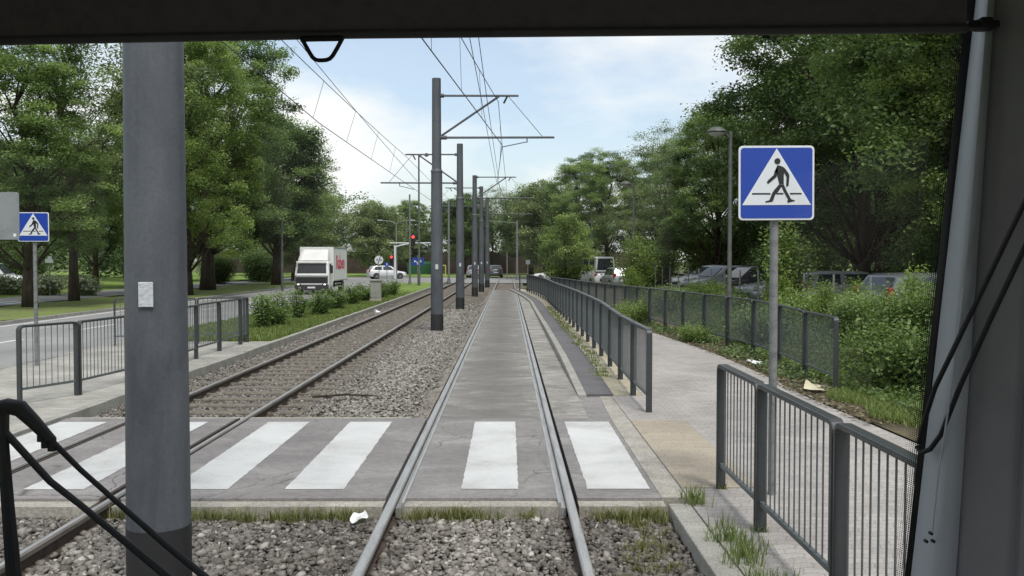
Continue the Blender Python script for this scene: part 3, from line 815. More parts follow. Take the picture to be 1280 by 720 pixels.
# ------------------------------------------------------------------ pedestrian railings
def u_frame(L, h, w=.08, t=.034, r=.075, foot=0.0, n=5):
    out = [(0, foot), (0, h - r)] + [(r - r * math.cos(a), h - r + r * math.sin(a)) for a in [PI / 2 * i / n for i in range(1, n + 1)]]
    out += [(L - p[0], p[1]) for p in reversed(out)]
    ri = r - t
    inn = [(t, foot), (t, h - r)] + [(t + ri - ri * math.cos(a), h - r + ri * math.sin(a)) for a in [PI / 2 * i / n for i in range(1, n + 1)]]
    inn += [(L - p[0], p[1]) for p in reversed(inn)]
    mb = MB(); rings = []
    for (a, b), (c, d) in zip(out, inn):
        rings.append([(a, -w/2, b), (a, w/2, b), (c, w/2, d), (c, -w/2, d)])
    return mb.loft(rings)
RAILCACHE = {}
def railing(name, label, pts, group, h=1.1, z=lambda x, y: 0.0, step=.105, br=.0062, infill='bars'):
    t = thing(name, label, 'railing', (pts[0][0], pts[0][1], 0), 0, group)
    for (xa, ya), (xb, yb) in zip(pts, pts[1:]):
        L = math.hypot(xb - xa, yb - ya) - .016
        rz = math.atan2(yb - ya, xb - xa)
        key = (round(L, 2), h, step, br)
        loc = Vector((xa - pts[0][0], ya - pts[0][1], z(xa, ya)))
        if key in RAILCACHE:
            f0, b0 = RAILCACHE[key]
            f = f0.copy(); b = b0.copy(); COL.objects.link(f); COL.objects.link(b)
        else:
            f = u_frame(L, h, foot=-.05).build('panel_frame', M['fence'], None, bevel=.008)
            mb = MB()
            mb.span(.034, L - .034, -.016, .016, .20, .232)
            n = max(2, int(round((L - .068) / step)))
            for i in range(1, n):
                x = .034 + (L - .068) * i / n
                mb.bar((x, 0, .225), (x, 0, h - .03), br, 6)
            b = mb.build('bar_infill', M['bars'], None)
            RAILCACHE[key] = (f, b)
        f.parent = t; f.location = loc; f.rotation_euler = (0, 0, rz)
        dz = z(xb, yb) - z(xa, ya)
        if abs(dz) > .002: f.rotation_euler = (0, -math.atan2(dz, L), rz)
        b.parent = f; b.location = (0, 0, 0); b.rotation_euler = (0, 0, 0)
    return t
railing('pedestrian_railing', 'nearest grey bar railing at the right edge, between crossing and cab pillar', [(1.86, 8.0), (1.86, 6.72), (1.86, 5.12), (1.86, 3.5), (1.86, 1.9)], 'grey pedestrian railings')
pts = [(1.85, 12.0)]; y = 12.0
while y < 56:
    y += 1.55; pts.append((1.85 + curve_x(y), y))
pts.append((.72, pts[-1][1] + .7))
railing('pedestrian_railing', 'long grey bar railing running beside the track from the crossing into the distance', pts, 'grey pedestrian railings', z=lambda x, y: ramp_z(y) * .9)
oc = [(4.98, 13.9), (5.02, 15.5), (5.05, 17.1), (5.0, 18.7), (4.85, 20.3), (4.68, 21.9), (4.48, 23.5), (4.3, 25.1), (4.12, 26.7), (3.98, 28.3), (3.82, 29.9), (3.66, 31.5), (3.5, 33.1), (3.34, 34.7), (3.2, 36.3), (3.04, 37.9), (2.9, 39.5), (2.76, 41.1), (2.62, 42.7), (2.5, 44.3), (2.36, 45.9), (2.24, 47.5)]
railing('pedestrian_railing', 'outer grey railing along the weedy far edge of the right footpath', oc, 'grey pedestrian railings', h=1.12, z=lambda x, y: ramp_z(y) * .6 + .02, step=.075)
railing('pedestrian_railing', 'grey railing in the left foreground, left of the big pole and beside the white stripes', [(-6.74, 12.65), (-6.36, 13.6), (-6.22, 15.1), (-6.25, 16.85), (-6.30, 18.6)], 'grey pedestrian railings')
railing('pedestrian_railing', 'short grey railing right of the big pole, ending at the shrubs', [(-6.36, 18.72), (-6.34, 20.2), (-6.33, 21.75), (-6.36, 22.45)], 'grey pedestrian railings')
railing('pedestrian_railing', 'grey railing across the back of the left island, between road and track', [(-6.44, 22.5), (-7.45, 22.0), (-8.4, 21.7), (-9.22, 21.5)], 'grey pedestrian railings')

# ------------------------------------------------------------------ signs
def rrect(w, h, r, n=5):
    p = []
    for cx, cy, a0 in ((w/2 - r, h/2 - r, 0), (-w/2 + r, h/2 - r, 90), (-w/2 + r, -h/2 + r, 180), (w/2 - r, -h/2 + r, 270)):
        for i in range(n + 1):
            a = math.radians(a0 + 90 * i / n); p.append((cx + r * math.cos(a), cy + r * math.sin(a)))
    return p
def disc(cx, cy, r, n=24): return [(cx + r * math.cos(2*PI*i/n), cy + r * math.sin(2*PI*i/n)) for i in range(n)]
FRONT = Matrix.Rotation(PI / 2, 4, 'X')                      # local XY -> XZ, extrusion towards -Y (the viewer)
def crossing_sign(label, x, y, s, zc, post_top, rz=0.0, post_r=.035, tilt=0.0):
    t = thing('pedestrian_crossing_sign', label, 'road sign', (x, y, 0), rz, 'blue pedestrian crossing signs')
    MB().tube([(0, 0, -.1), (0, 0, post_top)], post_r, 14).build('post', M['postgrime'], t, True)
    T = Matrix.Translation((0, -.045, zc)) @ Matrix.Rotation(tilt, 4, 'Y') @ FRONT
    pl = MB().prism(rrect(s, s * .98, s * .055), 0, .012, T).build('plate', M['white'], t, bevel=.003)
    MB().prism(rrect(s * .945, s * .925, s * .04), .013, .0155, T).build('blue_field', M['blue'], pl)
    k = s / 1.0
    MB().prism([(-.455*k, -.29*k), (.455*k, -.29*k), (0, .455*k)], .0165, .0185, T).build('white_triangle', M['white'], pl)
    fg = MB()
    def poly(ps): fg.prism([(a * k, b * k) for a, b in ps], .0195, .0215, T)
    poly(disc(.008, .285, .040))
    poly([(.010, .235), (.055, .222), (.092, .205), (.100, .168), (.092, .095), (.092, -.02), (.035, -.02), (.006, .09), (.002, .13), (-.03, .15)])   # trunk
    poly([(.010, .235), (-.03, .15), (-.04, .105), (-.115, .035), (-.132, .005), (-.112, -.012), (-.005, .075), (.012, .13)])                       # forward arm
    poly([(.092, .205), (.120, .175), (.162, .115), (.166, .085), (.156, -.035), (.132, -.055), (.125, -.03), (.128, .08), (.100, .13)])            # rear arm
    poly([(.035, -.02), (.066, -.015), (.036, -.10), (-.025, -.13), (-.038, -.185), (-.070, -.235), (-.165, -.225), (-.165, -.238), (-.155, -.25), (-.075, -.255), (-.055, -.262), (-.025, -.185), (-.005, -.11), (.0, -.07)][:0] or
         [(.030, -.02), (.075, -.03), (.020, -.115), (-.020, -.155), (-.052, -.245), (-.145, -.258), (-.150, -.242), (-.095, -.225), (-.085, -.20), (-.058, -.13), (-.03, -.09)])
    poly([(.055, -.03), (.092, -.02), (.135, -.115), (.190, -.215), (.235, -.228), (.240, -.238), (.150, -.262), (.140, -.245), (.148, -.215), (.095, -.12)])
    fg.build('pedestrian_symbol', M['black'], pl)
    bars = MB()
    for a, b in ((-.325, -.082), (-.005, .088), (.175, .328)):
        bars.prism([(a * k, -.152 * k), (b * k, -.152 * k), (b * k, -.132 * k), (a * k, -.132 * k)], .0190, .0205, T)
    bars.build('crossing_line', M['black'], pl)
    cl = MB()
    for dz in (-.3, .3): cl.box((0, -.02, zc + dz * s), (.16, .05, .03))
    cl.build('clamp', M['galv'], t)
    return t
crossing_sign('large blue pedestrian crossing sign on a scuffed post behind the right railing', 2.25, 7.78, .635, 2.645, 2.93, tilt=math.radians(-.3))
crossing_sign('small blue pedestrian crossing sign on the left island before the trees', -8.92, 17.4, .56, 2.62, 2.88, rz=.10)
t = thing('traffic_sign', 'grey back of a rectangular sign cut off by the left picture edge', 'road sign', (-9.13, 16.4, 0))
MB().tube([(0, 0, -.1), (0, 0, 3.1)], .03, 10).build('post', M['galv'], t, True)
pb = MB().prism(rrect(.96, .84, .05), 0, .012, Matrix.Translation((.0, -.04, 2.78)) @ FRONT).build('sign_back', M['signback'], t, bevel=.003)
MB().prism(rrect(.05, .055, .005), .013, .015, Matrix.Translation((.40, -.04, 2.44)) @ FRONT).build('inspection_label', M['white'], pb)

# ------------------------------------------------------------------ overhead line
def mast(label, x, y, side, h=7.3, rl=.185, split=4.75, arm=True, top_len=2.4, low_len=3.45, zt=6.8, zl=5.58, arms_parts=True):
    t = thing('catenary_mast', label, 'mast', (x, y, ZB), 0, 'steel catenary masts between the tracks')
    MB().tube([(0, 0, -.1), (0, 0, .56)], rl * 1.015, 20).build('black_base', M['steel_dark'], t, True)
    MB().tube([(0, 0, .561), (0, 0, split)], [rl, rl * .885], 20).build('lower_tube', M['steel'], t, True)
    MB().tube([(0, 0, split + .001), (0, 0, h + .15)], [rl * .76, rl * .70], 20).build('upper_tube', M['steel'], t, True)
    MB().lathe([(rl * .95, split - .03), (rl * .97, split), (rl * .78, split + .06)], n=20).build('collar', M['steel'], t, True)
    MB().box((.01, -rl - .001, 1.95), (.085, .012, .145)).build('label_plate', M['sticker'], t, bevel=.004)
    if not arm: return t
    s = side; dz = -ZB
    a = MB(); a.tube([(s * .1, 0, zt + dz), (s * top_len, 0, zt + dz)], .032, 8); a.tube([(s * .1, 0, zt + dz), (s * .22, 0, zt + dz)], .06, 8); a.build('upper_arm', M['steel'], t, True)
    a = MB(); a.tube([(s * .1, 0, zl + dz), (s * low_len, 0, zl + dz + .01)], .034, 8); a.tube([(s * .1, 0, zl + dz), (s * .3, 0, zl + dz)], .06, 8); a.build('lower_arm', M['steel'], t, True)
    MB().tube([(s * .12, 0, zl + dz + .04), (s * top_len * .76, 0, zt + dz - .02)], .032, 8).build('brace', M['steel'], t, True)
    MB().tube([(s * top_len * .88, 0, zt + dz - .03), (s * (low_len - .35), 0, zl + dz + .03)], .009, 5).build('stay_wire', M['wire'], t)
    st = MB(); e = s * (low_len - .8)
    st.tube([(e, 0, zl + dz), (e, 0, zl + dz - .14)], .016, 6); st.tube([(e, 0, zl + dz - .12), (s * 1.93, 0, zl + dz - .27)], .014, 6)
    st.build('steady_arm', M['steel'], t, True)
    ins = MB(); q = s * top_len * .86
    ins.tube([(q, 0, zt + dz - .03), (q - s * .1, 0, zt + dz - .22)], .028, 8); ins.build('insulator', M['rubber'], t, True)
    return t
mast('nearest thick grey mast with a scratched paper label, left foreground', -2.1, 5.5, 1, arm=True)
mast('second grey mast with bracket arms reaching right over the track ahead', -2.09, 27.06, 1)
mast('third grey mast with bracket arms reaching left over the other track', -2.03, 39.0, -1, h=6.9, zt=6.45, zl=5.25, top_len=2.3, low_len=3.35)
mast('fourth grey mast, just right of the third', -1.93, 53.5, 1, h=6.9)
mast('fifth grey mast, far along the track', -1.78, 61.5, -1, h=6.9)
mast('sixth and farthest of the grey masts between the tracks', -1.62, 72, 1, h=6.9)
def wire(label, pts, r=.011, droppers=None, name='overhead_wire', cat='wire'):
    t = thing(name, label, cat, pts[0], 0, 'overhead wires')
    o = Vector(pts[0])
    MB().tube([Vector(p) - o for p in pts], r, 5).build('wire_strand', M['wire'], t)
    if droppers:
        for p, q in droppers: MB().bar(Vector(p) - o, Vector(q) - o, .006, 4).build('dropper', M['wire'], t)
    return t
def sag(a, b, n, d):
    a, b = Vector(a), Vector(b)
    return [a.lerp(b, i / n) - Vector((0, 0, d * 4 * (i / n) * (1 - i / n))) for i in range(n + 1)]
cw = [(-2.15, 3, 5.36), (-1.3, 14.3, 5.38), (-.17, 27.06, 5.36), (-.45, 39, 5.33), (-.1, 53.5, 5.33), (-.4, 72, 5.33), (-.2, 120, 5.33)]
wire('contact wire over the right track ahead, carried by the second mast', cw, .011)
mw = sag((-2.2, 3, 6.55), (-.28, 27.06, 6.62), 12, .12) + sag((-.28, 27.06, 6.62), (-.1, 53.5, 6.4), 10, .15)[1:] + [(-.2, 120, 6.3)]
dr = []
for yq in (15.0, 18.5, 22.0, 30.5, 34.5):
    fx = lambda P_, y: next((Vector(a).lerp(Vector(b), (y - a[1]) / (b[1] - a[1])) for a, b in zip(P_, P_[1:]) if a[1] <= y <= b[1]))
    dr.append((fx(mw, yq), fx(cw, yq)))
wire('upper carrying wire of the right track with thin droppers', mw, .010, dr)
wire('left one of two parallel feeder wires running high along the masts', [(-1.05, 5, 7.05), (-.86, 21, 7.0), (-.75, 27, 6.55), (-.62, 53, 6.3), (-.55, 120, 6.2)], .010)
wire('right one of two parallel feeder wires running high along the masts', [(-.72, 5, 7.05), (-.66, 21, 7.0), (-.60, 27, 6.6), (-.5, 53, 6.35), (-.45, 120, 6.25)], .010)
cl_ = [(-4.5, 3, 5.5), (-4.53, 14.8, 5.46), (-4.76, 23.3, 5.45), (-4.58, 39, 5.42), (-4.3, 60, 5.4), (-4.4, 120, 5.4)]
wire('contact wire over the left track beside the trees', cl_, .011)
ml = sag((-4.6, 3, 6.6), (-4.36, 39, 6.42), 12, .16) + [(-4.3, 60, 6.4), (-4.4, 120, 6.4)]
dl = [(fx(ml, q), fx(cl_, q)) for q in (18.0, 22.5, 27.0, 31.5, 36.0)]
wire('upper carrying wire over the left track with thin droppers', ml, .010, dl)
wire('slanting wire over the left track from the third mast arm up past the trees', sag((-4.9, 15, 7.4), (-3.85, 39, 5.35), 8, .1), .009)

# far side portal posts at the cross street
def far_pole(label, x, y, h, r, cat='pole', name='street_pole', arm=None, group=None):
    t = thing(name, label, cat, (x, y, -.1), 0, group)
    MB().tube([(0, 0, 0), (0, 0, h)], [r, r * .75], 10).build('shaft', M['galv'], t, True)
    MB().tube([(0, 0, 0), (0, 0, .35)], [r * 1.5, r * 1.35], 10).build('base', M['galv'], t, True)
    if arm: MB().tube([(0, 0, h * .96), (arm, 0, h)], .03, 6).build('arm', M['galv'], t, True)
    return t
far_pole('pale mast far away right of the track end', .95, 96, 6.2, .12, name='catenary_mast', arm=-3.2, cat='mast')
far_pole('thin white post left of the pale far mast', -.1, 100, 3.0, .07)
far_pole('dark wire pole between second and third mast, far off', -8.1, 76, 7.5, .09)
far_pole('second dark wire pole close to the third mast, far off', -5.4, 84, 7.5, .11)
# ------------------------------------------------------------------ street lamps
def lamp(label, x, y, h, arm, group='park lamps behind the right railing', rz=PI, z=0.0, r=.085, hd=.30):
    t = thing('street_lamp', label, 'street lamp', (x, y, z), rz, group)
    MB().tube([(0, 0, -.1), (0, 0, 1.1), (0, 0, 1.15), (0, 0, h)], [r, r, r * .8, r * .62], 12).build('pole', M['lamp_pole'], t, True)
    if arm: MB().tube([(0, 0, h - .25), (arm * .4, 0, h - .02), (arm, 0, h)], .025, 6).build('arm', M['lamp_pole'], t, True)
    hd_ = MB().lathe([(.02, .16), (hd * .55, .13), (hd * .95, .04), (hd, 0)], (arm, 0, h - .02), 18).build('hood', M['lamp_pole'], t, True)
    MB().lathe([(hd * .9, -.03), (hd * .55, -.12), (.03, -.15)], (arm, 0, h - .02), 18).build('bowl', M['lamphead'], hd_, True)
    return t
lamp('grey lamp post with mushroom head just left of the large blue sign', 6.75, 28, 5.9, .42)
lamp('lamp post standing in front of the pale sapling, second from the right', 6.6, 48.4, 6.0, .42)
lamp('lamp post beside the parked van, third from the right', 7.0, 77, 6.0, .42)
lamp('smallest lamp post beyond the van, leftmost of the right row', 8.0, 106, 6.0, .42)
lamp('slim lamp post between left trees and the truck', -15.2, 62, 8.1, -1.5, 'street lamps along the left road', 0, r=.09, hd=.22)
lamp('tall thin lamp post standing on the grass left of the second mast', -6.95, 72, 10.2, .6, 'street lamps along the left road', 0, r=.1, hd=.2)
t = thing('street_lamp', 'twin headed lamp post behind the traffic lights', 'street lamp', (-12.0, 99, -.1), 0, 'street lamps along the left road')
MB().tube([(0, 0, 0), (0, 0, 6.0)], [.1, .07], 10).build('pole', M['galv'], t, True)
for s in (-1, 1):
    a = MB().tube([(0, 0, 5.95), (s * .5, 0, 6.25), (s * 1.5, 0, 6.35)], .035, 6).build('arm', M['galv'], t, True)
    MB().box((s * 1.75, 0, 6.36), (.55, .2, .1)).build('lamp_head', M['lamphead'], a, bevel=.03)
t = thing('garden_sign', 'small white board on a thin post before the white flowering hedge', 'sign', (-25.6, 51.5, 0))
MB().tube([(0, 0, 0), (0, 0, 1.95)], .03, 8).build('post', M['galv'], t, True)
MB().prism(rrect(.42, .22, .04), 0, .03, Matrix.Translation((0, -.03, 1.95)) @ FRONT).prism(rrect(.24, .16, .05), 0, .03, Matrix.Translation((.04, -.03, 2.13)) @ FRONT).build('board', M['white'], t)

# ------------------------------------------------------------------ signals and small signs at the cross street
def signal_head(t, x, z, s=.34, name='signal_head'):
    h = MB().box((x, -.12, z), (s, .22, s * 2.7)).build(name, M['plasticblack'], t, bevel=.03)
    for k, mt in ((1, 'redlamp'), (0, 'lens_off'), (-1, 'lens_off')):
        c = Vector((x, -.235, z + k * s * .82))
        MB().lathe([(s * .36, 0), (s * .34, .015)], c, 14, Matrix.Rotation(PI / 2, 3, 'X')).build('lens', M[mt], h)
        vis = MB(); rings = []
        for yy in (-.24, -.40):
            rings.append([Vector((c.x + s * .40 * math.cos(a), yy, c.z + s * .40 * math.sin(a))) for a in [math.radians(-20 + 220 * i / 10) for i in range(11)]])
        vis.loft(rings, closed=False, caps=False).build('visor', M['plasticblack'], h)
t = thing('traffic_light', 'white traffic light mast with cantilever arm and two red lights', 'traffic light', (-11.3, 92, -.1))
MB().tube([(0, 0, 0), (0, 0, 3.55)], [.13, .10], 12).build('pole', M['white'], t, True)
a = MB(); a.tube([(-.5, 0, 3.8), (3.6, 0, 3.8)], .05, 8); a.tube([(0, 0, 3.4), (.8, 0, 3.62), (1.7, 0, 3.78)], .06, 8); a.tube([(2.8, 0, 3.76), (3.3, 0, 3.5)], .04, 8)
a.build('arm', M['white'], t, True)
signal_head(t, 1.85, 4.05, .42); signal_head(t, -.32, 2.1, .36)
t = thing('round_road_sign', 'round white sign with a black diagonal bar beside the far road', 'road sign', (-12.75, 91, -.1))
MB().tube([(0, 0, 0), (0, 0, 2.4)], .035, 8).build('post', M['galv'], t, True)
d = MB().prism(disc(0, 0, .43), 0, .02, Matrix.Translation((0, -.04, 2.1)) @ FRONT).build('disc', M['white'], t)
MB().prism([(-.13, -.36), (-.06, -.39), (.20, .36), (.13, .39)], .021, .025, Matrix.Translation((0, -.04, 2.1)) @ FRONT).build('diagonal_bar', M['black'], d)
tx = MB()
T3 = Matrix.Translation((0, -.04, 2.1)) @ FRONT
tx.prism(disc(-.17, .02, .10), .021, .023, T3); tx.prism(disc(.20, -.02, .10), .021, .023, T3)
tx.build('faded_figures', M['signback'], d)
t = thing('direction_sign', 'blue sign with white forked arrow on a pole left of the second mast', 'road sign', (-7.25, 74, -.1))
MB().tube([(0, 0, 0), (0, 0, 2.5)], .04, 8).build('post', M['galv'], t, True)
d = MB().prism(rrect(.95, .62, .05), 0, .02, Matrix.Translation((0, -.05, 1.98)) @ FRONT).build('plate', M['blue'], t)
T3 = Matrix.Translation((0, -.05, 1.98)) @ FRONT
MB().prism([(-.04, -.26), (.04, -.26), (.04, -.12), (.2, -.02), (.28, -.08), (.3, .1), (.12, .08), (.16, .03), (0, -.06), (-.16, .03), (-.12, .08), (-.3, .1), (-.28, -.08), (-.2, -.02), (-.04, -.12)], .021, .025, T3).build('forked_arrow', M['white'], d)
t = thing('direction_sign', 'small blue sign beside the lower red light', 'road sign', (-11.9, 90.5, -.1))
MB().tube([(0, 0, 0), (0, 0, 1.9)], .03, 8).build('post', M['galv'], t, True)
d = MB().prism(disc(0, 0, .24), 0, .02, Matrix.Translation((0, -.04, 1.65)) @ FRONT).build('disc', M['blue'], t)
MB().prism([(-.03, -.15), (.03, -.15), (.03, .03), (.09, .03), (0, .15), (-.09, .03), (-.03, .03)], .021, .025, Matrix.Translation((0, -.04, 1.65)) @ FRONT).build('white_arrow', M['white'], d)
t = thing('post_sign', 'small white square sign on a post beyond the end of the railing', 'road sign', (1.9, 88, -.1))
MB().tube([(0, 0, 0), (0, 0, 2.1)], .035, 8).build('post', M['galv'], t, True)
MB().prism(rrect(.42, .42, .03), 0, .02, Matrix.Translation((0, -.04, 1.9)) @ FRONT).build('plate', M['signback'], t)
t = thing('bollard', 'white bollard on the far side of the road, right of the truck', 'bollard', (-17.6, 96, -.1))
MB().lathe([(.16, 0), (.16, .2), (.11, .25), (.11, 1.0), (.17, 1.02), (.17, 1.15), (.08, 1.3)], n=14).build('post', M['white'], t, True)
MB().lathe([(.114, .62), (.114, .74)], n=14).build('band', M['signback'], t)
t = thing('utility_cabinet', 'grey utility cabinet standing among the shrubs of the grass strip', 'cabinet', (-6.32, 44, -.02))
MB().box((0, 0, .08), (.56, .34, .2)).build('plinth', M['concrete'], t)
b_ = MB().box((0, 0, .60), (.52, .30, .84)).build('housing', M['cabinet'], t, bevel=.012)
MB().box((0, -.155, .58), (.44, .012, .70)).build('door', M['cabinet'], b_, bevel=.004)
MB().prism([(-.31, -.2), (.31, -.2), (.31, .2), (-.31, .2)], 1.02, 1.07).build('roof', M['cabinet'], t, bevel=.015)
t = thing('boundary_wall', 'long low brown brick wall behind the cross street', 'wall', (0, 140, -.1))
w_ = MB()
for i in range(14):
    w_.span(-46 + i * 5.0, -46 + i * 5.0 + 4.7, -.12, .12, 0, 3.3)
w_.build('brick_panel', M['wall'], t)
w_ = MB()
for i in range(15): w_.span(-46.3 + i * 5.0, -46.0 + i * 5.0 - .002, -.2, .2, 0, 3.4)
w_.build('pier', M['wall'], t)
MB().span(-46.3, 24, -.19, .19, 3.401, 3.48).build('coping', M['concrete'], t)
t = thing('recycling_container', 'green container in front of the brown wall', 'container', (-12.7, 132, -.1))
MB().loft([[(-1.6, -.6, .15), (1.6, -.6, .15), (1.6, .6, .15), (-1.6, .6, .15)], [(-1.8, -.75, 1.5), (1.8, -.75, 1.5), (1.8, .75, 1.5), (-1.8, .75, 1.5)]]).build('bin', M['green_box'], t, bevel=.04)
MB().loft([[(-1.85, -.8, 1.51), (1.85, -.8, 1.51), (1.85, .8, 1.51), (-1.85, .8, 1.51)], [(-1.75, -.2, 1.9), (1.75, -.2, 1.9), (1.75, .5, 1.9), (-1.75, .5, 1.9)]]).build('lid', M['green_box'], t, bevel=.03)
for q in (-1.3, 1.3): MB().box((q, -.3, .08), (.14, .3, .16)).build('foot', M['plasticblack'], t)
t = thing('goal_frame', 'pale yellow tube frame by the far kerb', 'frame', (-8.7, 118, -.05))
fr = MB()
for q in (-.7, .7): fr.tube([(q, 0, 0), (q, 0, 1.35)], .06, 8)
fr.tube([(-.7, 0, 1.35), (.7, 0, 1.35)], .06, 8); fr.tube([(-.7, 0, .12), (.7, 0, .12)], .05, 8)
fr.build('tube_frame', M['yellow'], t)
bd = MB()
for k in range(5): bd.tube([(-.5 + .25 * k, 0, .12), (-.5 + .25 * k, 0, 1.35)], .012, 5)
bd.build('thin_rods', M['yellow'], t)
# litter
def rag(name, label, cat, x, y, z, s, seed, mt):
    r = random.Random(seed); mb = MB()
    mb.grid_xy(lin(-s, s, 8), lin(-s * .6, s * .6, 6), lambda a, b: .02 + .26 * s * (math.sin(a / s * 2.3 + seed) * math.cos(b / s * 2.9)) + r.uniform(0, .10 * s))
    mb.v = [(a * (1 + .28 * math.sin(b / s * 3.1 + seed)) + .2 * b, b * (1 + .35 * math.sin(a / s * 2.4 + seed * 2)) + .3 * a * math.sin(seed), max(0.004, c)) for a, b, c in mb.v]
    o = mb.build(name, M[mt], None, True); o.location = (x, y, z); o.rotation_euler = (0.7 if name == 'paper_scrap' else .1, 0.12, .5 if name == 'paper_scrap' else seed * 1.7)
    return tag(o, label, cat)
rag('paper_scrap', 'crumpled white paper scrap on ballast left of the track rail', 'litter', -1.2, 7.33, ZB + .08, .065, 2, 'paper')
rag('plastic_scrap', 'torn pale cardboard lying by the path edge near the outer railing end', 'litter', 4.75, 13.9, .03, .34, 4, 'card')
rag('plastic_scrap', 'white plastic scrap in the leaf litter by the outer railing', 'litter', 4.55, 16.9, .10, .12, 3, 'paper')
rag('plastic_bottle', 'flattened white bottle by the outer railing further along', 'litter', 4.3, 21.8, .14, .13, 6, 'paper')
rag('paper_scrap', 'white scrap beside the left track near the grass kerb', 'litter', -5.25, 37.0, ZB + .06, .11, 5, 'paper')
# bushes of debris: twig on the ballast
o = MB().tube([(0, 0, 0), (.5, .05, .03), (1.0, .02, .01)], [.02, .018, .008], 6).build('fallen_twig', M['bark'], None, True)
o.location = (-2.9, 13.6, ZB + .12); tag(o, 'dark fallen branch on the ballast beyond the crossing', 'branch')
